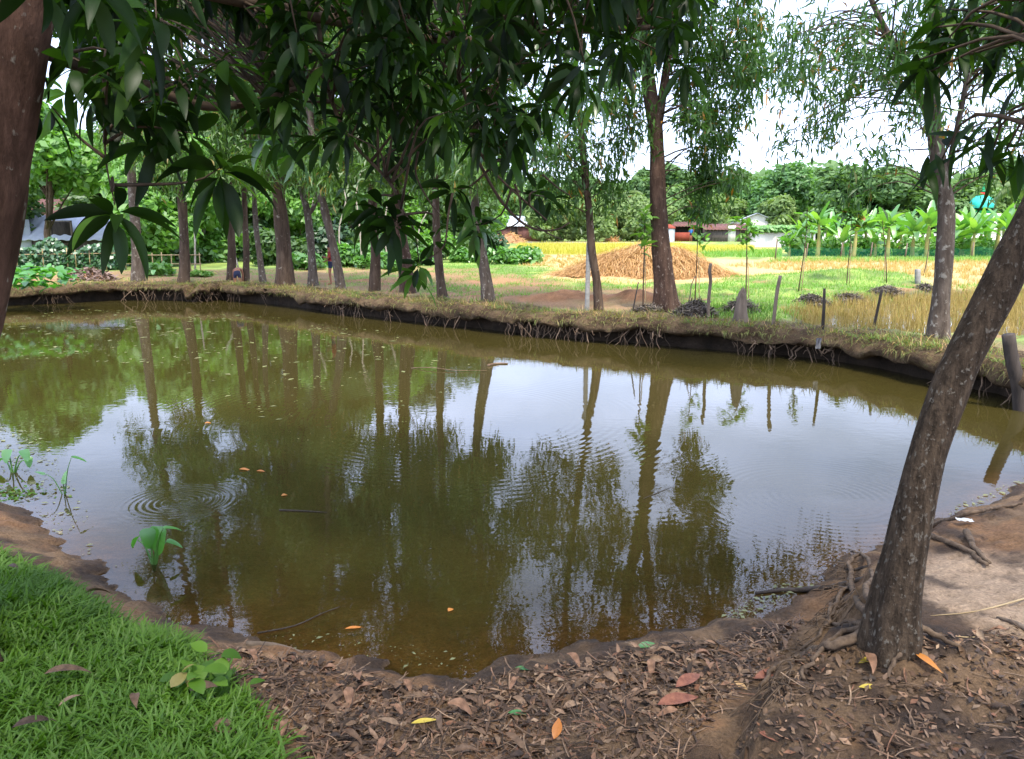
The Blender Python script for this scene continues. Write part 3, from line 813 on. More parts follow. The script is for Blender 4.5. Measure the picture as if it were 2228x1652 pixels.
BT = [
    ([[(302, 622), (299, 560), (294, 480), (286, 380), (282, 200), (285, 0), (290, -300)]], [(23, 13)], 'slim grey trunk at the left corner of the far bank', 'bark_grey', 'acacia', 40),
    ([[(399, 618), (402, 560), (397, 450), (389, 380), (386, 250), (390, 100), (380, -250)]], [(21, 13)], 'dark straight trunk in front of the right end of the bamboo fence', 'bark_bank', 'acacia', 46),
    ([[(503, 610), (504, 540), (500, 450), (498, 300), (505, 0), (505, -200)]], [(18, 10)], 'brown trunk with a bending person half hidden behind its foot', 'bark_bank', 'acacia', 40),
    ([[(535, 612), (536, 540), (532, 440), (530, 200), (525, -100), (525, -250)]], [(14, 8)], 'thin mossy trunk just right of the tree that hides the bending person', 'bark_bank', 'acacia', 34),
    ([[(572, 615), (565, 560), (557, 490), (550, 350), (545, 100), (545, -200)]], [(13, 8)], 'thinnest spindly trunk leaning left, close beside the stout forked tree', 'bark_grey', 'acacia', 30),
    ([[(621, 621), (615, 520), (603, 410), (578, 330), (560, 200), (535, 0), (520, -250)], [(606, 430), (622, 370), (640, 300), (650, 150), (655, -50)]], [(33, 15), (20, 12)], 'stout forked tree with spreading root foot and reddish bark', 'bark_bank', 'acacia', 60),
    ([[(682, 622), (677, 540), (668, 460), (655, 400), (640, 250), (645, 0), (650, -200)], [(670, 470), (688, 435), (700, 350), (705, 200)]], [(18, 9), (10, 6)], 'pale speckled trunk with a pollarded knob where it forks', 'bark_grey', 'acacia', 36),
    ([[(742, 630), (726, 540), (702, 440), (688, 380), (670, 200), (660, 0), (655, -200)]], [(19, 11)], 'grey trunk leaning left with a child standing behind it', 'bark_grey', 'acacia', 42),
    ([[(815, 633), (817, 560), (812, 480), (808, 300), (815, 0), (815, -200)]], [(22, 13)], 'speckled brown trunk behind the hanging mango leaf bunch, left of the thick reddish one', 'bark_bank', 'acacia', 44),
    ([[(887, 637), (880, 570), (870, 500), (862, 350), (860, 100), (870, -250)]], [(31, 18)], 'thick reddish trunk with pale flecks in the middle of the far bank', 'bark_red', 'acacia', 50),
    ([[(962, 649), (956, 590), (950, 510), (948, 400), (950, 200), (945, -200)]], [(20, 12)], 'slender trunk right of the thick reddish one, green patch at its foot', 'bark_bank', 'acacia', 44),
    ([[(1064, 656), (1055, 590), (1041, 510), (1030, 400), (1035, 200), (1040, -250)]], [(26, 15)], 'smooth brown trunk leaning left beside the red earth mound', 'bark_grey', 'acacia', 48),
]
for P, Wd, lab, bk, lf, nc in BT:
    cl = left_clumps(P[0], nc)
    if len(P) > 1: cl += left_clumps(P[1], nc // 3, vlo=0)
    bank_tree(P, Wd, lab, M[bk], M[lf], cl, 250, .38, L=(.16, .27), W=.040)
# crown of the slim curved tree beside the concrete post
P13 = [(1303, 681), (1299, 620), (1287, 540), (1281, 450), (1272, 370), (1262, 250), (1250, 100), (1250, -250)]
cl = left_clumps(P13, 34, -110, 130, -400, 330) + [(u, v, random.uniform(-.5, .5)) for u, v in [(1330, 330), (1360, 300), (1370, 250), (1310, 380), (1350, 200), (1325, 420), (1230, 340), (1200, 390), (1180, 330), (1220, 440), (1160, 380), (1400, 280), (1180, 440), (1250, 400), (1130, 300), (1150, 250), (1345, 400)]]
bank_tree([P13], [(19, 11)], 'slim curved dark trunk standing against the square concrete post', M['bark_bank'], M['acacia_dark'], cl, 150, .32, L=(.13,.22), W=.036)
P14 = [(1452, 692), (1446, 620), (1437, 520), (1431, 420), (1428, 300), (1412, 180), (1402, 60), (1395, -250)]
c14 = [(1480, 40), (1540, 30), (1600, 40), (1625, 110), (1570, 90), (1510, 110), (1630, 180), (1590, 170), (1540, 170), (1490, 170), (1610, 240), (1570, 240), (1530, 250), (1590, 300), (1550, 310), (1560, 365), (1530, 390), (1580, 390), (1515, 340), (1530, 440),
       (1420, 60), (1400, 110), (1440, 110), (1370, 60), (1480, -40), (1560, -40), (1620, -30), (1640, 60), (1420, -60), (1500, 210), (1570, 130), (1640, 140), (1500, 260), (1340, 130), (1350, 0)]
cl = [(u + random.uniform(-14, 14), v + random.uniform(-14, 14), random.uniform(-.9, .9)) for u, v in c14 for _ in (0, 1)] + [(random.uniform(1250, 1660), random.uniform(-500, -40), random.uniform(-1.6, 1.6)) for _ in range(60)]
bank_tree([P14, [(1430, 290), (1444, 190), (1462, 60), (1480, -150)]], [(42, 22), (20, 12)], 'tallest straight dark brown trunk, forking high up', M['bark_red'], M['acacia_dark'], cl, 135, .24, flare=.75, seg=18, W=.036, L=(.13, .22))
P15 = [(2041, 745), (2047, 660), (2055, 560), (2058, 450), (2046, 380), (2033, 280), (2030, 150), (2034, 0), (2040, -300)]
c15 = []
for _ in range(210):
    u, v = random.uniform(1690, 2300), random.uniform(-60, 330)
    if v > np.interp(u, [1690, 1720, 1800, 1850, 1900, 1960, 2040, 2120, 2230], [250, 335, 290, 330, 345, 320, 350, 380, 340]): continue
    if fbm(u / 90, v / 90, 2, 91) < -.06: continue
    c15.append((u, v, random.uniform(-1.5, 1.2)))
c15 += [(1860, 395, -.5), (1880, 370, -.5), (1700, 300, 0), (1715, 320, 0), (1950, 330, -.4), (2100, 365, .2), (2150, 385, .2), (2190, 375, .2), (1845, 430, -.6), (2075, 320, 0)]
c15 += [(random.uniform(1720, 2400), random.uniform(-420, -60), random.uniform(-1.8, 1.5)) for _ in range(70)]
bank_tree([P15, [(2036, 300), (2005, 215), (1965, 130), (1900, 10), (1860, -120)], [(2058, 395), (2080, 290), (2105, 160), (2120, 0)]], [(38, 24), (15, 9), (13, 8)],
          'pale flaking trunk on the right of the bank with a wide airy crown', M['bark_grey'], M['acacia_dark'], c15, 52, .26, flare=.45, seg=16, W=.026, L=(.13, .21))

# ================================================================== MANGO TREE overhead
def mango(): 
    base = np.array([-2.16, 2.5, .3])
    base[2] = H(base[0], base[1])
    t = thing('mango_tree', base, 'mango tree at the left edge whose dark leafy branches hang over the pond', 'tree')
    P = [base - [0, 0, .1]] + [px(u, v, 2.6) for u, v in [(-215, 1150), (-150, 830), (-92, 560), (-50, 330), (-8, 120), (25, -60), (60, -260)]]
    V, Q = tube(catmull(P, 8), np.linspace(.185, .125, (len(P) - 1) * 8 + 1), 30, True, .05, .5, 3)
    put('trunk', V, Q, M['bark_mango'], t)
    # limbs reaching over the water: (pixel, depth)
    limbs = [[(10, 60, 2.6), (140, 130, 2.8), (300, 180, 3.1), (440, 230, 3.3), (560, 220, 3.6), (650, 190, 3.9)],
             [(20, -60, 2.6), (250, -60, 2.9), (520, 0, 3.3), (760, 50, 3.7), (980, 90, 4.0), (1200, 70, 4.3), (1420, 60, 4.5)],
             [(40, -150, 2.6), (400, -200, 2.6), (800, -190, 2.8), (1200, -120, 3.0), (1500, -60, 3.3)],
             [(690, 30, 3.6), (710, 180, 3.6), (760, 300, 3.6), (850, 400, 3.6), (880, 480, 3.6)],
             [(960, 90, 3.9), (1010, 200, 3.9), (1030, 300, 3.9), (1080, 380, 3.9), (1190, 480, 3.9)],
             [(225, 140, 2.9), (226, 260, 2.85), (232, 360, 2.8), (250, 445, 2.75)]]
    rad = [.030, .036, .034, .012, .011, .006]
    skel = []
    for L_, r in zip(limbs, rad):
        Q_ = catmull([px(*a) for a in L_], 6); skel.append(Q_[4:])
        V, Q = tube(Q_, np.linspace(r, r * .4, len(Q_)), 8, True, .08, 0, int(L_[0][0]) + 7)
        put('branch', V, Q, M['twig'], t)
    P2 = [np.array([-1.70, 2.6, 3.0]), np.array([-1.2, 1.4, 3.9]), np.array([-.4, .2, 4.4]), np.array([.5, -1, 4.7])]
    for PP in (P2, [np.array([-1.65, 2.6, 3.2]), np.array([-.8, 3.0, 4.2]), np.array([.4, 3.0, 4.6]), np.array([1.8, 2.4, 4.8])]):
        V, Q = tube(catmull(PP, 6), np.linspace(.06, .025, 19), 8); put('branch', V, Q, M['twig'], t)
    skel = np.vstack(skel)
    # whorls: centre, leaf count, leaf length, width, tilt of the twig
    tips = []
    main = [(256, 458, 2.72, 13, .235), (478, 365, 2.9, 13, .26), (345, 305, 2.9, 9, .27), (420, 290, 2.95, 9, .26), (1112, 300, 3.9, 12, .24), (832, 450, 3.6, 14, .23), (862, 488, 3.55, 14, .23),
            (800, 470, 3.7, 10, .22), (1042, 492, 4.1, 10, .18), (912, 574, 3.6, 7, .18), (985, 410, 3.9, 10, .22), (1168, 415, 4.0, 8, .18), (1095, 40, 3.4, 14, .27), (1335, 110, 4.1, 13, .25),
            (1455, 70, 4.3, 12, .26), (1490, 140, 4.4, 9, .24), (1200, 430, 4.2, 6, .17), (930, 300, 3.7, 11, .22), (760, 260, 3.6, 11, .22), (700, 300, 3.6, 10, .2), (880, 220, 3.6, 11, .24), (1030, 180, 3.7, 11, .22),
            (1180, 230, 4.0, 11, .22), (1260, 170, 4.1, 11, .22), (840, 330, 3.8, 11, .22), (1120, 350, 4.2, 9, .2), (640, 150, 3.4, 12, .26), (720, 120, 3.3, 12, .26), (590, 230, 3.8, 9, .22), (610, 300, 3.9, 6, .2), (475, 130, 3.0, 11, .27), (390, 170, 2.8, 11, .27),
            (180, 210, 2.7, 9, .25), (110, 230, 2.7, 8, .22), (300, 110, 2.6, 11, .28), (340, 40, 2.4, 11, .26), (80, -60, 2.1, 9, .26), (215, -30, 2.2, 10, .26), (940, 520, 3.7, 6, .15), (1090, 120, 3.5, 12, .24), (330, 220, 2.8, 10, .25), (270, 250, 2.9, 8, .24), (240, 170, 2.7, 10, .25), (160, 130, 2.6, 10, .25)]
    for u, v, d, n, l in main: tips.append((px(u, v, d), n, l * (.88 if len(tips) < 2 else .70 if d < 2.95 else .80)))
    ub = [60, 90, 200, 300, 420, 520, 600, 700, 780, 900, 1040, 1120, 1200, 1300, 1400, 1500, 1560]
    vb = [220, 260, 220, 230, 230, 160, 230, 230, 330, 340, 330, 270, 200, 130, 100, 90, 30]
    k = 0
    while k < 420:
        u, v = random.uniform(60, 1560), random.uniform(-260, 350)
        lim = np.interp(u, ub, vb)
        if u < 580 and v > 60 and random.random() < .55: continue
        if v > lim or random.random() < .62 * max(0, (v + 40) / (lim + 120)): continue
        tips.append((px(u, v, random.uniform(2.9, 5.2)), random.randint(9, 14), random.uniform(.115, .175))); k += 1
    roof = []
    for _ in range(1500):                    # unseen canopy above and behind, enlarged and lowered to block light
        x, y, z = random.uniform(-6, 5.6), random.uniform(-6.5, 4.4), random.uniform(3.4, 5.6)
        q = math.hypot(x / 6, (y + 1) / 5.6)
        if q > 1: continue
        if y < -1: z = 5.4 - 3.6 * random.random() * sst(-1, -5, np.array(y))
        if z < 1.85 + .62 * max(y, 0) + .5: z = 1.85 + .62 * max(y, 0) + .6 + random.random()
        if math.hypot(x, y) < 1.6 and z < 3.2: continue
        roof.append((np.array([x, y, float(z)]), random.randint(9, 14), random.uniform(.22, .3)))
    sunlit_tips = [(1042, 478, 4.0, 9, .17), (1030, 500, 4.0, 7, .16), (600, 250, 4.3, 9, .2), (625, 190, 4.4, 9, .2), (580, 300, 4.3, 8, .2), (905, 585, 3.55, 6, .17), (1120, 305, 4.0, 8, .22), (700, 200, 4.4, 8, .2), (1000, 140, 4.6, 8, .2), (780, 420, 4.2, 8, .2), (1300, 200, 4.7, 8, .2)]  # whorls coloured as sunlit, brighter than the rest of the crown
    sunlit_tips += [(random.uniform(540, 800), random.uniform(60, 330), random.uniform(4.2, 5.4), 9, .19) for _ in range(13)] + [(random.uniform(900, 1270), random.uniform(40, 330), random.uniform(4.4, 5.4), 9, .18) for _ in range(12)] + [(random.uniform(120, 420), random.uniform(30, 200), 3.6, 8, .19) for _ in range(4)]
    def whorls(tp, name, mat, par, S=5, face=0.):
        B, AZ, E, K, L_, W_, RO, SK, RM, CC = [], [], [], [], [], [], [], [], [], []
        for c, n, l in tp:
            a0 = random.uniform(0, 6.28)
            tx = -face + random.gauss(0, .35) if face else random.gauss(-.15, .5)
            ty = random.gauss(0, .3 if face else .5)
            rx = np.array([[1, 0, 0], [0, math.cos(tx), -math.sin(tx)], [0, math.sin(tx), math.cos(tx)]])
            ry = np.array([[math.cos(ty), 0, math.sin(ty)], [0, 1, 0], [-math.sin(ty), 0, math.cos(ty)]])
            m = ry @ rx
            for i in range(n):
                a = a0 + i * 2.399 + random.uniform(-.2, .2)
                tier = i / n
                B.append(np.array([math.cos(a), math.sin(a), 0]) * .012 + np.array([0, 0, -.05 * tier + random.uniform(-.015, .015)]))
                AZ.append(a); E.append(.45 - 1.35 * tier + random.uniform(-.25, .25)); K.append(random.uniform(.25, 1.15))
                L_.append(l * random.uniform(.65, 1.08)); W_.append(l * random.uniform(.18, .26)); RO.append(random.uniform(-.5, .5)); SK.append(random.uniform(-.3, .3)); RM.append(m); CC.append(c)
        V, Q, r = blades(np.array(B), AZ, E, K, L_, W_, RO, S, 'leaf', .22, SK)
        k = (S + 1) * 3
        V = np.einsum('nij,nkj->nki', np.array(RM), V.reshape(-1, k, 3)) + np.array(CC)[:, None, :]
        # leaf blades sag a little further towards their tips
        sag = np.repeat(np.linspace(0, 1, S + 1)**2, 3)[None, :] * np.array(L_)[:, None] * .22
        V[:, :, 2] -= sag
        return put(name, V.reshape(-1, 3), Q, mat, par, {'rnd': r})
    tw = MB(); twigs_to([a[0] for a in tips], skel, .0045, tw)
    for path, d, r in [([(1120, 400), (1132, 440), (1130, 478), (1115, 492), (1080, 505)], 3.9, .007), ([(1040, 350), (1085, 430), (1130, 480), (1170, 500), (1210, 500), (1240, 484)], 3.95, .009), ([(1165, 492), (1200, 512), (1225, 522)], 3.95, .005),
                       ([(985, 420), (975, 470), (968, 530), (945, 555), (915, 572)], 3.65, .006), ([(910, 330), (905, 380), (935, 440), (960, 470)], 3.7, .006), ([(1180, 380), (1215, 410), (1240, 425)], 4.0, .006)]:
        P = [px(u, v, d) for u, v in path]; tw.tube(P, np.linspace(r, r * .45, len(P)), 5, .5, k=4)
    tw.build('twigs', M['twig'], t)
    # each hanging spray in plain view is a part of its own
    for i in range(21):
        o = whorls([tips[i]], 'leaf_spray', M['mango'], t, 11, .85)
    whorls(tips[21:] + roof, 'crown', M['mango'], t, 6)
    for y_ in sunlit_tips[:6]:
        tag(whorls([(px(*y_[:3]), y_[3], y_[4])], 'leaf_spray', M['mango_sunlit'], t, 6), 'yellow green leaf spray tinted as if sunlit')
    for y_ in sunlit_tips[6:]: whorls([(px(*y_[:3]), y_[3], y_[4])], 'leaf_spray', M['mango_sunlit'], t, 6)
mango()

# ================================================================== LEANING TREE on the near shore
def leaning():
    b = G(1937, 1402, .42)
    y0 = b[1]
    t = thing('leaning_tree', b, 'dark speckled trunk leaning to the right on the near shore with roots laid bare', 'tree')
    pts = [(1937, 1408, 118), (1945, 1330, 108), (1962, 1240, 102), (1985, 1130, 92), (2017, 990, 80), (2058, 870, 82), (2090, 790, 80), (2140, 690, 84), (2200, 570, 84), (2290, 400, 82), (2400, 160, 74), (2480, -60, 60)]
    P = np.array([px(u, v, y0) for u, v, _ in pts]); r = np.array([w_ for *_, w_ in pts]) / 2 * y0 / FPX
    P = np.vstack([P[0] - [0, 0, .1], P]); r = np.concatenate([[r[0]], r])
    r = r * .94; Pc = catmull(P, 7); r = np.interp(np.linspace(0, 1, len(Pc)), np.linspace(0, 1, len(r)), r)
    V, Q = tube(Pc, r, 36, True, .06, .42, 5); put('trunk', V, Q, M['bark_lean'], t)
    # roots: along the eroded edge and over the ground
    def gpt(u, v, z=None, dz=.0):
        g = G(u, v, .35); return np.array([g[0], g[1], (H(g[0], g[1]) if z is None else z) + dz])
    for pl, r0 in [([(1905, 1385), (1860, 1395), (1800, 1412), (1750, 1430), (1690, 1460), (1655, 1500)], .016), ([(1900, 1395), (1850, 1380), (1805, 1400), (1770, 1440), (1740, 1480)], .012), ([(1910, 1370), (1870, 1330), (1855, 1270), (1850, 1225), (1875, 1205)], .016),
                   ([(1880, 1390), (1820, 1365), (1790, 1350), (1760, 1350)], .010), ([(1915, 1360), (1880, 1300), (1900, 1250), (1880, 1215), (1850, 1200)], .013), ([(1990, 1385), (2040, 1400), (2085, 1420)], .012), ([(1960, 1410), (1950, 1440), (1930, 1470)], .010),
                   ([(1850, 1260), (1830, 1300), (1805, 1340), (1790, 1380), (1740, 1420)], .012), ([(1845, 1290), (1815, 1330), (1800, 1370)], .009), ([(2030, 1170), (2090, 1195), (2130, 1225), (2150, 1240)], .016), ([(2010, 1150), (2100, 1128), (2170, 1110), (2228, 1100)], .014), ([(2105, 1170), (2120, 1200), (2145, 1235)], .018)]:
        PP = np.array([gpt(u, v, None, r0 * .6 + random.uniform(-.004, .012)) for u, v in pl])
        if 1870 < pl[0][0] < 2000 and pl[0][1] > 1340: PP[0, 2] += .04; r0 *= 1.15
        PP = catmull(PP, 4); PP[:, :2] += rng.normal(0, .006, (len(PP), 2))
        V, Q = tube(PP, np.linspace(r0, r0 * .45, len(PP)), 7, True, .12, 0, int(pl[0][0])); put('root', V, Q, M['leanroot'], t)
    mb = MB()
    for _ in range(130):
        u, v = random.choice([(1850, 1270), (1830, 1300), (1800, 1360), (1760, 1420), (1700, 1470), (1840, 1230), (1670, 1500)]); u += random.uniform(-30, 30); v += random.uniform(-25, 25)
        a = gpt(u, v, None, .01); q = a + np.array([random.uniform(-.14, .02), random.uniform(-.12, .05), 0]); q[2] = H(q[0], q[1]) + .005
        mb.tube([a, (a + q) / 2 + [random.uniform(-.02, .02), 0, .02], q], [.003, .0025, .0015], 4, random.random(), k=3)
    mb.build('rootlets', M['leanroot'], t)
    # its own long sickle leaves coming back into the picture at the upper right
    tips = [(2015, 160, 2.9), (2040, 110, 2.9), (2090, 70, 2.9), (2150, 90, 2.9), (2190, 50, 2.9), (2210, 140, 2.9), (2100, 30, 3.0), (2165, 30, 3.0), (2000, 130, 2.9), (2060, 20, 3.0), (2215, 0, 2.8), (2075, 130, 2.9), (2130, 305, 3.0), (2160, 330, 3.0), (2050, 345, 3.0), (2215, 310, 2.9), (2185, 335, 2.95), (2120, 0, 2.9), (2200, 100, 2.85), (2035, 60, 2.9)]
    extra = [(random.uniform(2100, 2600), random.uniform(-300, 40), random.uniform(2.2, 3.4)) for _ in range(22)]
    C = np.array([px(*a) for a in tips + extra])
    mb = MB(); twigs_to(C, Pc[-14:], .006, mb); mb.build('twigs', M['twig'], t)
    n = 6; N = len(C) * n
    B = np.repeat(C, n, 0) + rng.normal(0, .035, (N, 3))
    V, Q, r = blades(B, rng.uniform(0, 6.28, N), rng.normal(-.35, .5, N), rng.uniform(.3, 1.1, N), rng.uniform(.13, .21, N), rng.uniform(.026, .038, N), rng.uniform(-.9, .9, N), S=6, prof='sickle', sick=rng.uniform(-.6, .6, N))
    put('crown', V, Q, M['mango'], t, {'rnd': r})
leaning()

# ================================================================== BACKGROUND TREES
def crown_cards(lobes, n, size, droop=0):
    """leaf-clump faces through a set of ellipsoid lobes (x,y,z,rx,ry,rz), denser towards each lobe's skin"""
    lobes = np.array(lobes, float)
    vol = (lobes[:, 3] * lobes[:, 4] * lobes[:, 5])**.7
    k = rng.choice(len(lobes), n, p=vol / vol.sum())
    d = rng.normal(size=(n, 3)); d /= np.linalg.norm(d, axis=1)[:, None]
    rad = rng.random(n)**.33 * (.82 + .3 * rng.random(n))
    P = lobes[k, :3] + d * rad[:, None] * lobes[k, 3:]
    nr = d * .7 + np.array([0, 0, .45]) + rng.normal(0, .55, (n, 3))
    return cards(P, nr, size * rng.uniform(.6, 1.35, n), 1.5)
def rand_lobes(R_, Hc, n, z0, flat=.75):
    o = []
    for _ in range(n):
        a, q = random.uniform(0, 6.28), math.sqrt(random.random()) * R_ * .72
        z = z0 + (Hc - z0) * random.random()
        k = 1 - .45 * ((z - z0) / (Hc - z0) - .35)**2 * 3
        rr = R_ * random.uniform(.28, .5)
        o.append((math.cos(a) * q * k, math.sin(a) * q * k, z, rr, rr, rr * flat))
    return o
def proto_tree(name, R_, Hh, z0, n, size, leaf, bark, nl=16, tr=.14, flat=.75):
    t = thing(name, (0, 0, 0), 'x', 'tree')
    mb = MB()
    P = [np.array([0, 0, -.3])] + [np.array([random.uniform(-.15, .15) * i, random.uniform(-.15, .15) * i, Hh * .75 * i / 4]) for i in range(1, 5)]
    V, Q = tube(P, np.linspace(tr, tr * .3, 5), 8, True, .06, .3, k=3); put('trunk', V, Q, bark, t)
    L = rand_lobes(R_, Hh - R_ * .25, nl, z0, flat)
    for l in L[:8]:
        a = P[random.choice([1, 2, 3])]; c = np.array(l[:3]); mb.tube([a, (a + c) / 2 + [0, 0, .15], c], [tr * .4, tr * .25, tr * .1], 5, k=2)
    mb.build('limbs', bark, t)
    V, Q, r = crown_cards(L, n, size); put('crown', V, Q, leaf, t, {'rnd': r})
    return t
ORD = ['first', 'second', 'third', 'fourth', 'fifth', 'sixth', 'seventh', 'eighth', 'ninth', 'tenth', 'eleventh', 'twelfth', 'thirteenth', 'fourteenth', 'fifteenth', 'sixteenth', 'seventeenth', 'eighteenth', 'nineteenth', 'twentieth']
used = set()
def place(proto, u, y, s, label, group=None, rz=None, sz=None, z=None):
    x = (u - 1114) / FH * y
    loc = (x, y, H(x, y) if z is None else z)
    rz = random.uniform(0, 6.28) if rz is None else rz
    sc_ = (s, s, sz or s)
    if proto not in used:
        used.add(proto); o = proto; o.location = loc; o.rotation_euler = (0, 0, rz); o.scale = sc_; o['label'] = label
    else:
        o = copy_tree(proto, loc, rz, sc_, label)
    if group: o['group'] = group
    return o
# near wood on the left, 24 - 46 m
pA = proto_tree('broadleaf_tree', 2.6, 7.0, 1.4, 8500, .115, M['bg1'], M['bark_bank'], 20)
pB = proto_tree('broadleaf_tree', 2.8, 8.0, 1.0, 9500, .115, M['bg2'], M['bark_bank'], 22)
pC = proto_tree('broadleaf_tree', 3.2, 10.0, 1.5, 9500, .14, M['bg3'], M['bark_bank'], 26)
pD = proto_tree('broadleaf_tree', 2.4, 5.2, .5, 8500, .11, M['bg1'], M['palebark'], 20)
pT = proto_tree('broadleaf_tree', 2.5, 6.6, 3.3, 8500, .115, M['bg1'], M['bark_bank'], 20)
g1 = 'trees of the wood behind the far bank'
for i, (p, u, y, s, sz) in enumerate([(pT, 108, 31, 1.0, 1.0), (pD, 330, 30, 1.0, .95), (pB, 250, 42, 1.0, .85), (pD, 440, 33, 1.0, 1.0), (pB, 560, 37, 1.0, 1.0), (pA, 20, 36, 1.0, .95), (pC, 480, 48, 1.0, 1.0), (pC, 680, 44, .95, 1.0),
                                     (pB, 760, 36, .9, .9), (pA, 860, 40, .95, .95), (pC, 900, 50, 1.0, 1.0), (pB, 990, 46, .95, .9), (pD, 660, 35, .9, .9), (pC, 121, 52, 1.1, .85), (pC, -90, 45, 1.1, .8), (pB, -60, 33, 1, .8), (pC, 300, 56, 1.1, .9), (pA, 1060, 56, 1.0, .9), (pC, 800, 60, 1.0, 1.2), (pC, 1030, 66, 1.0, 1.0)]):
    lab = {0: 'bright green tree with layered foliage standing in front of the grey roofed shed', 1: 'pale leafy low tree behind the bamboo fence', 5: 'bright green tree at the left edge behind the mango trunk'}.get(i, '%s tree of the leafy wood behind the left bank, counted from the left' % ORD[sorted(range(20), key=lambda k: [120, 330, 250, 440, 560, 20, 480, 680, 760, 860, 900, 990, 660, 121, -90, -60, 300, 1060, 800, 1030][k]).index(i)])
    place(p, u, y, s, lab, g1, sz=sz)
# far tree line, 80 - 125 m
pE = proto_tree('far_tree', 4.2, 9.0, 1.5, 8000, .27, M['far1'], M['palebark'], 22, .2)
pF = proto_tree('far_tree', 4.6, 10.5, 1.0, 9000, .28, M['far2'], M['bark_grey'], 26, .22)
pG = proto_tree('far_tree', 3.4, 6.2, 1.2, 6500, .24, M['far3'], M['palebark'], 18, .14)
pH = proto_tree('bamboo_clump', 4.6, 12.0, .3, 11000, .26, M['bg5'], M['bamboo'], 34, .1, 1.1)
g2 = 'trees of the far tree line'
far = [(pE, 1100, 104, 1.0, 'E'), (pE, 1180, 98, .95, 'E'), (pF, 1260, 118, 1.0, 'F'), (pE, 1330, 108, 1.0, 'E'), (pF, 1400, 116, .95, 'F'), (pE, 1470, 100, .9, 'E'), (pE, 1535, 112, 1.0, 'E'), (pF, 1600, 122, 1.05, 'F'),
       (pF, 1845, 90, 1.02, 'F'), (pF, 1935, 86, 1.08, 'F'), (pF, 2015, 92, 1.0, 'F'), (pE, 2090, 96, 1.2, 'E'), (pF, 2190, 100, 1.15, 'F'), (pE, 2265, 90, 1.0, 'E'), (pF, 2340, 96, 1.1, 'F'), (pF, 1780, 118, 1.1, 'F'), (pE, 1890, 112, 1.3, 'E'), (pE, 1020, 110, 1, 'E'), (pF, 1450, 126, 1.2, 'F'), (pE, 2130, 118, 1.3, 'E')]
od = sorted(range(len(far)), key=lambda k: far[k][1])
for i, (p, u, y, s, k) in enumerate(far):
    place(p, u, y, s, sz=s * random.uniform(.70, 1.02), label='%s of the full grown trees of the far tree line, counted from the left' % ORD[od.index(i)], group=g2)
for i, (u, y, s) in enumerate([(1655, 108, .95), (1705, 98, 1.0), (1755, 104, .95)]):
    place(pH, u, y, s * .95, ['feathery bamboo clump behind the white gabled house', 'tallest feathery bamboo clump behind the left end of the plaster wall', 'feathery bamboo clump above the leftmost banana plants'][i], 'bamboo clumps', sz=s * (.66 if i != 1 else .74))
orch = [1185, 1215, 1245, 1290, 1335, 1372, 1400, 1436, 1500, 1545, 1600, 1690]
for i, u in enumerate(orch):
    place(pG, u, 88 + (i * 37 % 11) - (4 if i < 8 else -6), random.uniform(.72, .95), '%s small round tree in the orchard row by the field road, counted from the left' % ORD[i], 'orchard trees by the field road')
# one far mass of wood closing the horizon
n = 15000
u_ = rng.uniform(-1.05, 1.05, n); Y = 150 + rng.uniform(0, 25, n); X = u_ * 160
zt = 6.5 + 6 * vnoise(X / 9, X * 0, 5) + 3 * vnoise(X / 3, X * 0, 6)
Z = .3 + zt * rng.random(n)**.7
V, Q, r = cards(np.column_stack([X, Y, Z]), np.column_stack([rng.normal(0, .6, n), -np.ones(n), rng.normal(.5, .5, n)]), rng.uniform(.5, 1.1, n))
tag(put('distant_wood', V, Q, M['far2'], None, {'rnd': r}), 'distant wood closing the horizon behind the far tree line', 'wood', kind='stuff')
# coconut palms
def palm(u, y, h, label):
    x = (u - 1114) / FH * y; b = np.array([x, y, H(x, y)])
    t = thing('coconut_palm', b, label, 'palm')
    V, Q = tube([b - [0, 0, .2], b + [.1, 0, h * .5], b + [.3, 0, h]], [.16, .12, .1], 8, k=4); put('trunk', V, Q, M['palebark'], t)
    mb = MB()
    for i in range(20):
        a, e = i * 2.399, random.uniform(-.1, 1.2); Lf = random.uniform(2.4, 3.2); k_ = random.uniform(1.3, 2.0)
        s = np.linspace(.05, 1, 40); el = e - k_ * s
        P = np.cumsum(np.column_stack([np.cos(el) * math.cos(a), np.cos(el) * math.sin(a), np.sin(el)]) * Lf / 40, 0) + b + [.3, 0, h]
        for sd in (-1, 1):
            V, Q, r = blades(P, a + sd * 1.05, el * .4 - .3, .7, .75 * np.sin(np.pi * np.clip(s, .08, .95)) + .1, .07, 0, 2, 'grass', flat=True); mb.add(V, Q, r)
    mb.build('fronds', M['bg4'], t)
palm(2196, 76, 5.2, 'coconut palm with drooping fronds just right of the green dome')
palm(1352, 97, 5.6, 'coconut palm rising among the orchard trees left of the straw pile')

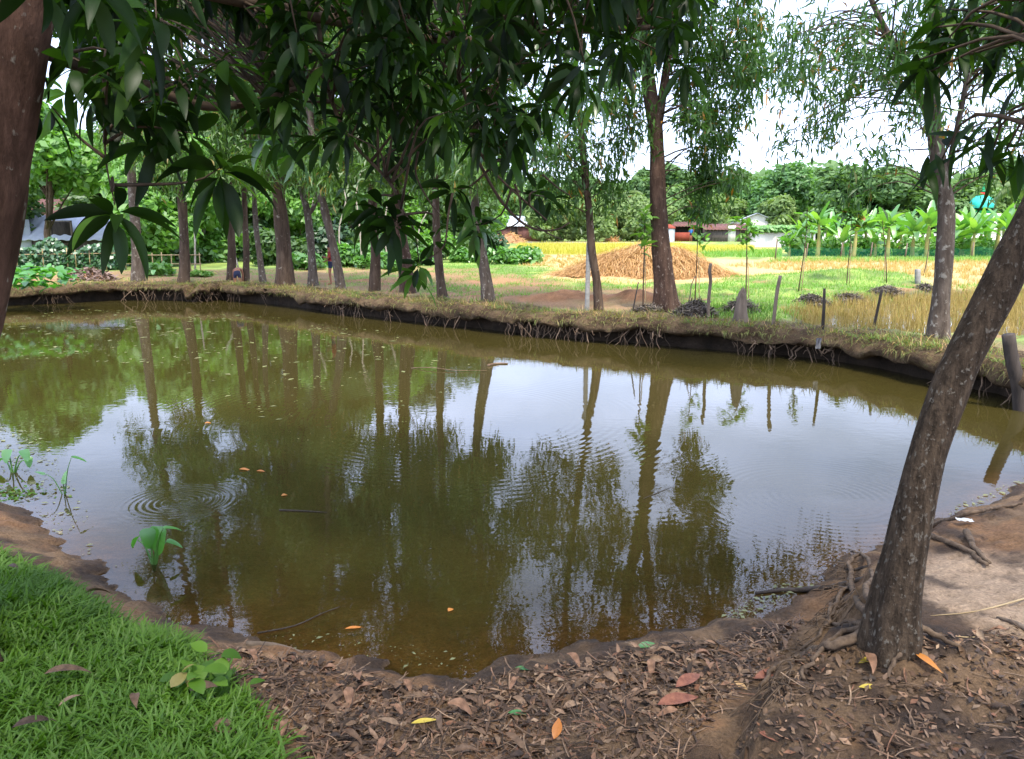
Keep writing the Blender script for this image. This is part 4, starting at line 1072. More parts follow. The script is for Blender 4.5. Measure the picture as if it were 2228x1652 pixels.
# shrubs, hedges and vine heaps
def shrub(u, v, wid, hgt, leaf, label, name='bush', cat='bush', group=None, n=1500, size=.07, y=None, depth=None, mesh_='foliage', as_one=True):
    b = G(u, v, .45) if y is None else np.array([(u - 1114) / FH * y, y, 0.]); b[2] = H(b[0], b[1])
    w_ = wid / FPX * b[1] / 2; h_ = hgt / FPX * b[1]; d_ = depth or w_ * .7
    L = [(random.uniform(-.7, .7) * w_, random.uniform(-.6, .6) * d_, h_ * random.uniform(.15, .62), w_ * random.uniform(.3, .5), d_ * random.uniform(.35, .55), h_ * random.uniform(.22, .42)) for _ in range(14)]
    V, Q, r = crown_cards(L, n, size)
    V = V + b; V[:, 2] = np.maximum(V[:, 2], b[2] + .01)
    return tag(put(name, V, Q, leaf, None, {'rnd': r}), label, cat, group)
shrub(1125, 574, 130, 42, M['vine'], 'larger glossy green bean vine heap at the edge of the cut field', 'vine_heap', 'vine heap', 'vine heaps at the field edge', 2200, .085)
shrub(1010, 572, 72, 32, M['vine'], 'smaller bean vine heap left of the larger one, behind the slender trunk', 'vine_heap', 'vine heap', 'vine heaps at the field edge', 1300, .085)
shrub(335, 598, 90, 30, M['bg1'], 'low bright bush in front of the bamboo fence', n=1100, size=.06)
shrub(430, 603, 70, 14, M['fgrass'], 'spreading low leafy patch between the dark trunk and the bent person', n=700, size=.05)
for i, (u, y, wd, hg, m) in enumerate([(600, 30, 120, 95, 'bg2'), (700, 32, 130, 110, 'bg3'), (770, 29, 120, 60, 'vine'), (850, 31, 130, 85, 'bg2'), (930, 33, 120, 75, 'bg1'), (985, 36, 100, 60, 'bg2'), (540, 34, 120, 90, 'bg3'), (660, 27, 80, 36, 'vine'), (820, 27.5, 90, 34, 'vine'), (900, 30, 80, 40, 'vine'), (1060, 40, 90, 60, 'bg3'), (400, 34, 120, 50, 'bg2')]):
    shrub(u, 0, wd, hg, M[m], '%s bush of the undergrowth behind the bank trees, counted from the left' % ORD[[600, 700, 770, 850, 930, 985, 540, 660, 820, 900, 1060, 400].index(u) if False else sorted([600, 700, 770, 850, 930, 985, 540, 660, 820, 900, 1060, 400]).index(u)], 'bush', 'bush', 'bushes of the undergrowth', 1700, .095, y=y)
# bare pale stems in the undergrowth
def sticks(name, label, cat, pl, y, r, mat, group=None):
    mb = MB()
    P = [px(u, v, y) for u, v in pl]; P[0][2] = H(P[0][0], P[0][1]) - .05
    mb.tube(P, np.linspace(r, r * .6, len(P)), 6, .5, k=4, bump=.1)
    return tag(mb.build(name, mat), label, cat, group)
for i, (pl, y) in enumerate([([(787, 570), (783, 500), (775, 420), (790, 360)], 28), ([(668, 560), (676, 470), (690, 400)], 29), ([(425, 600), (424, 520), (422, 478)], 26), ([(842, 565), (838, 480), (850, 420)], 30), ([(520, 590), (500, 520), (468, 460)], 27), ([(742, 566), (738, 500), (752, 440), (745, 400)], 31), ([(905, 565), (912, 500), (930, 460)], 32)]):
    sticks('bare_stem', ['pale bare stem just left of the leaning trunk group, in the undergrowth behind', 'pale bare stem between the stout forked tree and the pollarded one', 'thin pale pole standing behind the dark straight trunk', 'pale bare stem behind the speckled brown trunk', 'pale slanting pole over the brown earth heap', 'pale crooked stem behind the child', 'pale leaning stem left of the slender trunk'][i], 'stem', pl, y, .035, M['palebark'], 'bare stems in the undergrowth')
# low vine-covered fence and bamboo fence on the left
def hedge():
    a, c = G(-40, 592), G(268, 588)
    t = thing('vine_fence', (a + c) / 2, 'low bamboo fence smothered in dark green creeper below the shed', 'fence')
    n = 5200; s = rng.random(n)
    top = .72 + .32 * (vnoise(s * 9, s * 0, 3) - .3) + .35 * np.exp(-((s - .52) / .06)**2)
    P = a + (c - a) * s[:, None]; P[:, 1] += rng.normal(0, .13, n); P[:, 2] = P[:, 2] + top * rng.random(n)**.8
    V, Q, r = cards(P, np.column_stack([rng.normal(0, .6, n), -np.ones(n), rng.normal(.6, .5, n)]), rng.uniform(.04, .085, n), 1.2)
    put('creeper', V, Q, M['vine_dark'], t, {'rnd': r})
    for s in (.08, .27, .45, .62, .68, .78, .9):
        p = a + (c - a) * s + [0, -.2, 0]; mb = MB(); mb.tube([p, p + [.02, 0, .82 + .1 * math.sin(s * 40)]], [.02, .016], 6); mb.build('stake', M['bamboo'], t)
    mb = MB(); mb.tube([a + [0, -.22, .55], c + [0, -.22, .6]], .015, 6); mb.build('rail', M['bamboo'], t)
    a, c = G(272, 588), G(440, 590)
    t = thing('bamboo_fence', (a + c) / 2, 'low open bamboo fence of stakes and rails right of the creeper', 'fence')
    for s in np.linspace(.02, .98, 9):
        p = a + (c - a) * s; mb = MB(); mb.tube([p, p + [random.uniform(-.05, .05), 0, .55 + random.uniform(0, .12)]], [.018, .014], 6); mb.build('stake', M['bamboo'], t)
    for z in (.22, .52):
        mb = MB(); mb.tube([a + [0, -.03, z], c + [0, -.03, z + .02]], .014, 6); mb.build('rail', M['bamboo'], t)
hedge()
# leaf heap, brown clod heap
def heap(u, v, wid, hgt, mat, label, name, cat, n, leafL, leafW, group=None, core=None, prof='leaf'):
    b = G(u, v, .45); w_ = wid / FPX * b[1] / 2; h_ = hgt / FPX * b[1]
    t = thing(name, b, label, cat, group)
    k = 28; th, rr = np.meshgrid(np.linspace(0, 2 * math.pi, k + 1)[:-1], np.linspace(0, 1, 9))
    hz = h_ * .9 * (1 - rr**1.7) * (.85 + .3 * vnoise(rr * 3 + np.cos(th) * 2, np.sin(th) * 2 + 4, 8)) - .05 * rr
    V = np.column_stack([(w_ * rr * np.cos(th)).ravel(), (w_ * .75 * rr * np.sin(th)).ravel(), hz.ravel()]) + b
    i = np.arange(8)[:, None] * k; j = np.arange(k)[None, :]
    Q = np.stack([i + j, i + k + j, i + k + (j + 1) % k, i + (j + 1) % k], -1).reshape(-1, 4)
    put('core', V, Q, core or M['earth'], t)
    a = rng.uniform(0, 6.28, n); q = np.sqrt(rng.random(n)) * 1.03
    z = h_ * .92 * (1 - np.minimum(q, 1)**1.7) + rng.uniform(-.02, .05, n) * h_ * 2
    P = np.column_stack([w_ * q * np.cos(a), w_ * .75 * q * np.sin(a), np.maximum(z, .01)]) + b
    V, Q, r = blades(P, rng.uniform(0, 6.28, n), rng.uniform(-.6, .7, n), rng.uniform(-.3, 1.2, n), leafL * rng.uniform(.6, 1.4, n), leafW * rng.uniform(.6, 1.4, n), rng.uniform(-1, 1, n), 3, prof, flat=True)
    put('cover', V, Q, mat, t, {'rnd': r}); return t
heap(192, 611, 118, 26, M['brush'], 'heap of dry brown leaves and brush in front of the creeper fence', 'brush_heap', 'leaf heap', 1300, .14, .05)
for u, v, wd, hg, lab in [(1513, 688, 100, 36, 'dark round heap of rotting weeds right of the tallest trunk'), (1612, 682, 84, 32, 'dark weed heap behind the broken stump'), (1408, 686, 92, 22, 'flat grey weed heap just left of the tallest trunk'),
                          (1764, 662, 80, 22, 'brownish weed heap left of the black middle fence post'), (1842, 658, 84, 20, 'low brown weed heap right of the black middle fence post'), (1925, 640, 80, 18, 'low grey weed heap behind the slanting post nearest the pale trunk'), (2012, 641, 60, 24, 'small dark weed heap left of the pale flaking trunk')]:
    heap(u, v, wd, hg, M['weedheap'], lab, 'weed_heap', 'weed heap', 900, .09, .012, 'weed heaps at the feet of the saplings', matte('rotten_weed_core', (.03, .024, .02), (.09, .07, .055), 20, .95, .03, 40), 'strip')

# ================================================================== HOUSES AND WALLS
def corrugated(a, b, c, d, waves, amp=.03):
    """roof sheet between eave a-b and ridge d-c"""
    a, b, c, d = map(np.array, (a, b, c, d)); n = waves * 6
    s = np.linspace(0, 1, n + 1); up = np.cross(b - a, d - a); up = up / np.linalg.norm(up)
    if up[2] < 0: up = -up
    wv = (np.sin(s * waves * 2 * math.pi) * amp)[:, None] * up
    lo, hi = a + (b - a) * s[:, None] + wv, d + (c - d) * s[:, None] + wv
    V = np.vstack([lo, hi, lo - up * .03, hi - up * .03]); i = np.arange(n); k = n + 1
    return V, np.vstack([np.stack([i, i + 1, i + k + 1, i + k], 1), np.stack([i + 2 * k, i + 3 * k, i + 3 * k + 1, i + 2 * k + 1], 1), np.stack([i, i + 2 * k, i + 2 * k + 1, i + 1], 1), np.stack([i + k, i + k + 1, i + 3 * k + 1, i + 3 * k], 1)])
def house(name, label, u, y, w_, d_, h_, rh, wall, roof, rz=0, door=None, wins=(), over=.35, cat='house', ridge_x=True):
    x = (u - 1114) / FH * y; z = H(x, y) - .1
    t = thing(name, (0, 0, 0), label, cat)
    mb = MB(); mb.box((0, 0, h_ / 2), (w_, d_, h_))
    V = np.array([[-w_ / 2, -d_ / 2, h_], [-w_ / 2, d_ / 2, h_], [-w_ / 2, 0, h_ + rh * .97], [w_ / 2, -d_ / 2, h_], [w_ / 2, d_ / 2, h_], [w_ / 2, 0, h_ + rh * .97]])
    mb.add(V, [np.array([[0, 2, 1], [3, 4, 5]])]); mb.build('wall', wall, t, False)
    W, D = w_ / 2 + over, d_ / 2 + over; ze = h_ - rh * over / (d_ / 2)
    for s in (-1, 1):
        V, Q = corrugated((-W, s * D, ze), (W, s * D, ze), (W, 0, h_ + rh), (-W, 0, h_ + rh), max(4, int(w_ * 3))); put('roof', V + [0, 0, .03], Q, roof, t)
    if door:
        mb = MB(); mb.box((door[0], -d_ / 2 - .02, .95), (.85, .05, 1.9)); o = mb.build('door', door[1], t, False)
    for wx in wins:
        mb = MB(); mb.box((wx, -d_ / 2 - .025, 1.35), (.8, .06, .9)); o = mb.build('window', M['darkwood'], t, False)
        mb = MB(); 
        for q in (-.43, .43): mb.box((wx + q, -d_ / 2 - .035, 1.35), (.06, .09, 1.0))
        mb.box((wx, -d_ / 2 - .034, 1.83), (.92, .092, .05)); mb.box((wx, -d_ / 2 - .034, .87), (.92, .092, .05)); mb.build('frame', M['wood'], o, False)
    t.location = (x, y, z); t.rotation_euler = (0, 0, rz); return t
house('shed', 'low shed with a grey sheeted roof and dark walls behind the creeper fence', 150, 34.5, 3.6, 3.0, 1.25, .85, M['darkwall'], M['tarp'], .08, (-1.3, M['tarp']), (.4,), cat='shed', over=.4)
house('house', 'house with a rust red gabled roof glimpsed above the grey shed', 160, 43, 5, 4, 2.1, 1.0, M['plaster'], M['rust'], -.3, None, ())
house('house', 'dark red tin house with a pale blue roof beyond the yellow paddy', 1112, 92, 7.0, 4, 2.0, 1.0, M['rust'], M['tin'], .12, (1.5, M['rust']), (-1.8, .1))
house('shed', 'dark tumbledown shed with a lean roof beside the plaster wall', 1580, 90, 5.2, 3.2, 1.55, .55, M['darkwall'], M['rust'], -.05, (.3, M['plaster']), (1.7,), cat='shed')
house('house', 'white walled house with a shiny tin gable behind the dark shed', 1642, 96, 4.4, 6, 2.2, 1.2, M['plaster'], M['tin'], 1.35, None, ())
def stall():
    x, y = (1492 - 1114) / FH * 92, 92; z = H(x, y)
    t = thing('stall', (x, y, z), 'open stall hung with red cloth left of the dark shed', 'stall'); b = np.array([x, y, z])
    for i in (-1.9, 1.9):
        for j in (-1, 1):
            mb = MB(); mb.box(b + [i, j, .9], (.12, .12, 1.9)); mb.build('post', M['darkwood'], t, False)
    V, Q = corrugated(b + [-2.3, -1.4, 1.75], b + [2.3, -1.4, 1.75], b + [2.3, 1.4, 2.3], b + [-2.3, 1.4, 2.3], 12); put('roof', V, Q, M['rust'], t)
    mb = MB(); mb.box(b + [0, 1.0, .9], (3.9, .06, 1.8)); mb.build('back_wall', M['darkwall'], t, False)
    mb = MB(); mb.box(b + [-.6, -.9, .55], (2.2, .5, 1.0)); mb.build('counter', M['redcloth'], t, False)
    x, y = (1454 - 1114) / FH * 88, 88; b = np.array([x, y, H(x, y)])
    t = thing('tin_booth', b, 'narrow corrugated tin booth with a red top behind the tallest trunk', 'booth')
    mb = MB(); th = np.arange(40) / 40 * 6.283
    ring = lambda z_: np.column_stack([(.75 + .03 * np.sin(th * 20)) * np.cos(th), (.75 + .03 * np.sin(th * 20)) * np.sin(th), np.full(40, z_)])
    V = np.vstack([ring(0), ring(1.5)]) + b; i = np.arange(40)
    put('body', V, np.stack([i, (i + 1) % 40, 40 + (i + 1) % 40, 40 + i], 1), M['tin'], t)
    mb.tube([b + [0, 0, 1.45], b + [0, 0, 1.62], b + [0, 0, 1.95]], [.85, .8, .25], 20); mb.build('top', M['redcloth'], t)
stall()
def pwall(u0, u1, y0, y1, h, label, thick=.25):
    a = np.array([(u0 - 1114) / FH * y0, y0]); c = np.array([(u1 - 1114) / FH * y1, y1])
    n = 40; s = np.linspace(0, 1, n + 1); P = a + (c - a) * s[:, None]; d = (c - a) / np.linalg.norm(c - a); q = np.array([-d[1], d[0]]) * thick / 2
    zb = hfun(P[:, 0], P[:, 1], False) - .2; zt = zb.mean() + .2 + h + .02 * fbm(s * 20, s * 0, 2, 4)
    V = np.vstack([np.column_stack([P - q, zb]), np.column_stack([P - q, zt]), np.column_stack([P + q, zt]), np.column_stack([P + q, zb])]); k = n + 1; i = np.arange(n)
    Q = np.vstack([np.stack([i + j * k, i + 1 + j * k, i + 1 + (j + 1) * k, i + (j + 1) * k], 1) for j in range(3)])
    Q = np.vstack([Q, [[0, k, 2 * k, 3 * k]], [[n, n + 3 * k, n + 2 * k, n + k]]])
    t = thing('boundary_wall', (*P[n // 2], zb[n // 2]), label, 'wall')
    put('wall_face', V, Q, M['plaster'], t, None, False)
    mb = MB(); mb.tube(np.column_stack([P, zt + .02]), .08, 6); mb.build('coping', M['concrete'], t)
    return a, c, zt.mean()
a, c, zt = pwall(1634, 1775, 62, 60, 1.15, 'stained pale plaster wall in front of the tin gabled house')
n = 2600; s = rng.random(n); P = np.column_stack([np.outer(1 - s, a) + np.outer(s, c), zt + .1 + .35 * rng.random(n)]); P[:, :2] += rng.normal(0, .15, (n, 2))
V, Q, r = cards(P, np.column_stack([rng.normal(0, .5, n), -np.ones(n), np.full(n, .9)]), rng.uniform(.08, .17, n)); tag(put('wall_creeper', V, Q, M['vine'], None, {'rnd': r}), 'bright green creeper growing along the top of the plaster wall', 'creeper')
pwall(1790, 2400, 62, 55, 1.0, 'long pale wall running behind the banana plants to the right')
def mosque():
    y = 92; x = (2130 - 1114) / FH * y; b = np.array([x, y, H(x, y)])
    t = thing('mosque', b, 'mosque with a turquoise dome and red and green finial rising behind the banana plants', 'mosque')
    mb = MB(); mb.box(b + [1.5, 1, 1.5], (7.5, 6, 3.4)); mb.build('wall', M['plaster'], t, False)
    zc = 1.85 + (500 - 458) / FPX * y
    mb = MB(); mb.tube([[x, y, 3.1], [x, y, zc - .25], [x, y, zc - .2]], [1.2, 1.2, 1.42], 32); mb.build('drum', M['greenpaint'], t)
    th = np.linspace(-.25, math.pi / 2 - .03, 14); rad = 1.33
    o = np.array([[x, y, zc + .42 + 1.28 * math.sin(q)] for q in th]); mb = MB(); mb.tube(o, [rad * math.cos(q) * (1 - .0 * q) for q in th], 40); d = mb.build('dome', M['dome'], t)
    zt_ = zc + 1.70
    mb = MB()
    for i in range(10):
        a_ = i * .6283; mb.tube([[x + .05 * math.cos(a_), y + .05 * math.sin(a_), zt_ + .12], [x + .35 * math.cos(a_), y + .35 * math.sin(a_), zt_ + .08], [x + .62 * math.cos(a_), y + .62 * math.sin(a_), zt_ - .12]], [.12, .13, .03], 6, k=2)
    mb.build('petal_crown', M['redpaint'], t)
    zz = [0, .15, .22, .35, .42, .55, .6, .75, .8, 1.0, 1.2]; rr = [.12, .16, .28, .26, .1, .2, .19, .08, .14, .08, .01]
    mb = MB(); mb.tube([[x, y, zt_ + .1 + q * .95] for q in zz], rr, 16); mb.build('finial', M['greenpaint'], t)
mosque()

# ================================================================== BANANA PLANTS
def banana(n, h, sd):
    t = thing('banana_plant', (0, 0, 0), 'x', 'banana plant', 'banana plants in front of the long wall')
    V, Q = tube([[0, 0, -.1], [.03, 0, h * .35], [.0, .05, h * .62]], [.11, .09, .055], 10, True, .05, .2, sd, 3); put('stem', V, Q, M['bstem'], t)
    for i in range(n):
        a = i * 2.399 + sd + random.uniform(-.5, .5); tier = i / n; Lf = random.uniform(1.15, 1.75) * (.8 if tier < .15 else 1)
        V, Q, r = blades([[0, .05, h * (.55 + .08 * (1 - tier))]], a, 1.40 - .95 * tier + random.uniform(-.2, .2), random.uniform(.6, 2.4) * (.3 + tier), Lf, .66 * random.uniform(.8, 1.15), random.uniform(-.5, .5), 16, 'banana', .22, random.uniform(-.2, .2), rag=.28)
        put('leaf', V, Q, M['banana'], t, {'rnd': np.full(len(V), random.random()**1.6 * (.98 if tier > .85 else .92))})
    return t
bp = [banana(9, 2.2, 1), banana(8, 2.5, 5), banana(10, 2.0, 9), banana(6, 1.4, 13)]
bl = [(1742, 41, .88, 0), (1783, 39.5, 1.05, 1), (1812, 42, .95, 2), (1838, 40, .85, 3), (1862, 39, 1.0, 0), (1886, 41.5, 1.05, 2), (1908, 40, .8, 3), (1936, 39.5, 1.0, 1), (1962, 42, .95, 0), (1990, 40, .95, 2), (2022, 39, 1.08, 1), (2075, 40.5, .9, 3), (2098, 41, 1.05, 0), (2122, 39.5, 1.0, 2), (2148, 42, .95, 1), (2172, 40, 1.12, 0), (2200, 39, 1.0, 2), (2235, 41, 1.1, 1), (2270, 40, 1.0, 0)]
bpl = [(1720, 40.5, .75, 3), (1768, 43, .9, 0), (1800, 44, .95, 1), (1850, 43.5, .9, 2), (1875, 44.5, .95, 0), (1920, 44, 1.0, 1), (1950, 43, .85, 3), (1978, 45, 1.0, 2), (2008, 43.5, .9, 0), (2060, 44, 1.0, 1), (2110, 44.5, .95, 3), (2136, 45, 1.05, 0), (2185, 43.5, .95, 1)]
seenp = set()
for grp, rows in (('front row', bl), ('back row', bpl)):
    for i, (u, y, s, k) in enumerate(rows):
        x = (u - 1114) / FH * y; loc = (x, y, H(x, y)); lab = '%s banana plant of the %s, counted from the left' % (ORD[i], grp)
        rz = random.uniform(0, 6.28)
        if k not in seenp: seenp.add(k); o = bp[k]; o.location = loc; o.rotation_euler = (0, 0, rz); o.scale = (s, s, s); o['label'] = lab
        else: copy_tree(bp[k], loc, rz, s, lab)
# undergrowth along the bananas
V, Q, r = crown_cards([((u - 1114) / FH * 41 + 0, 41 + random.uniform(-1, 2.5), .65 + random.uniform(0, .5), .7, .8, .35 + random.random() * .3) for u in range(1725, 2330, 17)], 7000, .10)
tag(put('undergrowth', V, Q, M['bg1'], None, {'rnd': r}), 'leafy undergrowth among the stems of the banana plants', 'undergrowth', kind='stuff')
# green net fence
def net():
    m_, t_, o_ = newmat('green_net'); d = N_(t_, 'BsdfDiffuse'); d.inputs['Color'].default_value = (.02, .22, .14, 1); tr = N_(t_, 'BsdfTransparent'); mx_ = N_(t_, 'MixShader'); mx_.inputs[0].default_value = .15
    t_.links.new(tr.outputs[0], mx_.inputs[1]); t_.links.new(d.outputs[0], mx_.inputs[2]); t_.links.new(mx_.outputs[0], o_.inputs[0])
    a, c = np.array([(1690 - 1114) / FH * 37.5, 37.5]), np.array([(2260 - 1114) / FH * 37.5, 37.5])
    n = 60; s = np.linspace(0, 1, n + 1); P = a + (c - a) * s[:, None]; P[:, 1] += .05 * np.sin(s * 90)
    z = hfun(P[:, 0], P[:, 1]); top = z + .5 + .06 * np.sin(s * 50)
    t = thing('net_fence', (*P[n // 2], z[n // 2]), 'sagging dark green net fence on thin posts in front of the banana plants', 'fence')
    V = np.vstack([np.column_stack([P, z]), np.column_stack([P, top])]); i = np.arange(n); put('net', V, np.stack([i, i + 1, i + n + 2, i + n + 1], 1), m_, t)
    for q in np.linspace(0, n, 9).astype(int):
        mb = MB(); b = np.array([*P[q], z[q] - .05]); mb.tube([b + [0, -.06, 0], b + [.04, -.06, 1.0 if q == 0 else .8]], [.035, .03], 6); mb.build('post', M['wood'], t)
net()

# ================================================================== STRAW PILE
def straw_pile():
    y = 24.2; b = np.array([(1405 - 1114) / FH * y, y, 0.]); b[2] = H(b[0], b[1])
    W_, D_, Hh = 2.65, 1.9, .95
    k, m = 96, 34
    th, rr = np.meshgrid(np.linspace(0, 2 * math.pi, k + 1)[:-1], np.linspace(0, 1.05, m))
    def hz(a, q):
        x_, y_ = q * np.cos(a), q * np.sin(a)
        dome = np.clip(1 - q**1.6, 0, 1)**.95
        two = .80 + .17 * np.exp(-((x_ - .02) / .22)**2) + .26 * np.exp(-((x_ - .42) / .2)**2) - .10 * np.exp(-((x_ - .2) / .07)**2) + .06 * np.exp(-((x_ + .4) / .15)**2)
        return Hh * dome * two + .09 * fbm(x_ * 5, y_ * 5, 3, 17) * (q < 1) - .06 * q
    V = np.column_stack([(W_ * rr * np.cos(th)).ravel(), (D_ * rr * np.sin(th)).ravel(), hz(th, rr).ravel()]) + b
    i = np.arange(m - 1)[:, None] * k; j = np.arange(k)[None, :]
    Q = np.stack([i + j, i + k + j, i + k + (j + 1) % k, i + (j + 1) % k], -1).reshape(-1, 4)
    t = thing('straw_pile', b, 'large heap of orange brown rice straw between the curved tree and the saplings', 'straw pile')
    put('heap', V, Q, matte('packed_straw', (.30, .17, .065), (.48, .29, .12), 7, .95, .05, 18, (1, 1, 2)), t)
    n = 13000
    a = rng.uniform(0, 6.283, n); q = rng.random(n)**.5 * 1.06
    P = np.column_stack([W_ * q * np.cos(a), D_ * q * np.sin(a), hz(a, q) + rng.uniform(-.02, .05, n)]) + b
    P[:, 2] = np.maximum(P[:, 2], b[2] + .01)
    az = np.where(rng.random(n) < .6, a + rng.normal(0, .8, n), rng.uniform(0, 6.28, n))
    V, Q, r = blades(P, az, rng.uniform(-.3, .55, n), rng.uniform(.6, 1.9, n), rng.uniform(.3, .8, n), rng.uniform(.006, .015, n), 0, 5, 'strip', sick=rng.uniform(-.6, .6, n), flat=True)
    V[:, 2] = np.maximum(V[:, 2], b[2] - .02)
    put('straw', V, Q, M['straw'], t, {'rnd': r})
straw_pile()
def small_heap(u, y, w_, h_, mat, core, label, group=None):
    b = np.array([(u - 1114) / FH * y, y, 0]); 
    v = 826 - FPX * math.tan(math.atan2(H(b[0], y) - HC, y) + PITCH)
    return heap(u, v, w_, h_, mat, label, 'earth_heap', 'heap', 300, .5, .04, group, core, 'strip')
small_heap(1112, 80, 66, 22, M['straw'], M['earth'], 'orange earth heap in front of the dark red tin house', 'heaps by the field road')
small_heap(1330, 86, 40, 10, M['straw'], M['earth'], 'low orange heap on the field road left of the straw pile', 'heaps by the field road')

# ================================================================== GRASSES OF THE FIELD
def tufts(name, poly, n, mat, Lr, W_, label, cat='grass', e=(.7, 1.5), k=(.1, .8), mask=None, S=2, wet=False, clump=0):
    xy = scatter(poly, n)
    if clump:
        c = scatter(poly, max(2, n // clump)); xy = c[rng.integers(0, len(c), n)] + rng.normal(0, .035, (n, 2))
    if mask is not None:
        kk = mask(xy[:, 0], xy[:, 1]); xy = xy[kk]
    n = len(xy); P = on(xy, -.01)
    if wet: P[:, 2] = np.minimum(P[:, 2], .31)
    V, Q, r = blades(P, rng.uniform(0, 6.28, n), rng.uniform(*e, n), rng.uniform(*k, n), rng.uniform(*Lr, n), W_ * rng.uniform(.7, 1.3, n), rng.uniform(-.5, .5, n), S, 'grass', flat=True)
    return tag(put(name, V, Q, mat, None, {'rnd': r}), label, cat, kind='stuff')
notdirt = lambda x, y: fbm(x * .9, y * 1.6, 4, 44) > .03
mid = ppoly([(1450, 690), (1480, 625), (1600, 606), (1760, 600), (1860, 590), (1960, 610), (2060, 634), (1930, 648), (1800, 662), (1720, 690), (1650, 715), (1530, 700)], .45)
patch = lambda x, y: fbm(x * 1.1, y * 2.2, 3, 47) < .17
tufts('field_grass', mid, 17000, M['fgrass'], (.06, .17), .012, 'bright green grass on the mound between the saplings', mask=patch)
tufts('field_grass', ppoly([(930, 600), (960, 570), (1180, 578), (1230, 590), (1160, 606), (1010, 603)], .45), 9000, M['fgrass'], (.04, .09), .014, 'short sunny grass in front of the bean vine heaps')
tufts('field_grass', ppoly([(900, 660), (940, 615), (1180, 608), (1450, 612), (1450, 635), (1250, 632), (1060, 660)], .45), 8000, M['fgrass'], (.05, .14), .012, 'ragged green grass along the red earth mound', mask=lambda x, y: fbm(x * .9, y * 1.6, 4, 44) > -.05)
tufts('field_grass', ppoly([(0, 620), (280, 600), (600, 590), (700, 580), (930, 585), (900, 640), (700, 622), (450, 618), (200, 630)], .45), 9000, M['fgrass'], (.04, .12), .013, 'patchy grass among the trunks on the left of the bank', mask=notdirt)
tufts('field_grass', ppoly([(560, 580), (560, 566), (960, 562), (960, 578)], .45), 5000, M['fgrass'], (.05, .12), .02, 'bright grass strip in front of the undergrowth')
tufts('field_grass', ppoly([(1500, 560), (1500, 548), (1700, 545), (1700, 561)], .45), 5000, M['fgrass'], (.15, .35), .03, 'tall green grass below the plaster wall')
tufts('field_grass', ppoly([(1660, 571), (1700, 564), (2330, 562), (2330, 572)], .45), 6000, M['fgrass'], (.12, .3), .025, 'green strip of grass along the foot of the net fence')
tufts('field_grass', ppoly([(2080, 640), (2080, 622), (2300, 618), (2300, 642)], .45), 2600, M['fgrass'], (.06, .14), .014, 'green grass balk between the dry stubble and the wet stubble')
tufts('ripe_rice', ppoly([(1120, 554), (1130, 538), (1480, 537), (1520, 553)], .45), 14000, M['rice'], (.35, .6), .035, 'strip of ripe yellow rice in the far paddy', 'rice', (1.2, 1.55), (.2, .9))
tufts('ripe_rice', ppoly([(1500, 553), (1490, 540), (1640, 540), (1640, 549)], .45), 4000, M['rice'], (.25, .45), .035, 'yellow green rice right of the straw pile, below the sheds', 'rice', (1.2, 1.55), (.2, .9))
tufts('dry_stubble', ppoly([(1570, 580), (1690, 568), (2330, 570), (2330, 630), (2060, 630), (1960, 604), (1840, 588), (1700, 590)], .45), 14000, M['stubble'], (.10, .22), .016, 'dry cut rice stubble in the field behind the grass mound', 'stubble', (1.0, 1.6), (0, .5), clump=9)
tufts('dry_stubble', ppoly([(1130, 580), (1180, 558), (1420, 556), (1280, 590)], .45), 4000, M['stubble'], (.10, .2), .025, 'dry cut rice stubble left of the straw pile', 'stubble', (1.0, 1.6), (0, .5), clump=9)
dry = lambda x, y: (pdist(x, y, FAR) > .75) & (rng.random(len(x)) < .55 + .45 * sst(1.0, 3.0, pdist(x, y, FAR) + 1.5 * fbm(x * 1.5, y * 1.5, 3, 12)))
tufts('wet_stubble', WETRICE, 26000, M['wetstub'], (.14, .28), .010, 'brown rice stubble standing in shallow flood water', 'stubble', (1.15, 1.6), (-.1, .5), dry, 2, True, clump=11)
tufts('field_grass', ppoly([(1480, 700), (1530, 672), (1680, 678), (1690, 712)], .40), 1600, M['grass'], (.10, .22), .011, 'upright fresh grass between the tallest trunk and the broken stump', e=(1.1, 1.5), mask=dry)

# ================================================================== POSTS, STUMP, SAPLINGS
def pole(name, label, cat, pl, d0, r, mat, group=None, n=8, bump=.08, z=None, taper=.8):
    P = [px(u, v, d0) for u, v in pl]; P[0][2] = min(P[0][2], H(P[0][0], P[0][1])) - .08
    r = np.array(r) if np.ndim(r) else np.linspace(r, r * taper, len(P))
    mb = MB(); mb.tube(P, r, n, bump=bump, seed=int(pl[0][0]), k=3)
    return tag(mb.build(name, mat), label, cat, group)
gp = 'old stakes along the far bank'
def dep(u, v): return G(u, v, .45)[1]
pole('fence_post', 'crooked mossy stake right of the first dark weed heap', 'post', [(1541, 696), (1542, 650), (1546, 612), (1544, 590), (1547, 573)], dep(1541, 696), .03, M['wood'], gp)
pole('fence_post', 'brown stake leaning right between the broken stump and the black stake', 'post', [(1678, 712), (1688, 655), (1698, 600)], dep(1680, 714), .03, M['wood'], gp)
pole('fence_post', 'upright blackened stake standing in the wet stubble', 'post', [(1791, 728), (1792, 680), (1794, 628)], dep(1791, 730), .025, M['darkwood'], gp)
pole('fence_post', 'dark stake leaning right in the wet stubble, nearest the pale trunk', 'post', [(1893, 742), (1906, 690), (1919, 630)], dep(1893, 742), .024, M['darkwood'], gp)
pole('fence_post', 'thin dark stick leaning beside the earth mound', 'post', [(1374, 682), (1382, 650), (1389, 614)], dep(1374, 682), .013, M['darkwood'], gp)
pole('fence_post', 'thin twiggy stick just right of the foot of the tallest trunk', 'post', [(1493, 660), (1502, 640), (1504, 622), (1512, 602)], 13.2, .011, M['wood'], gp)
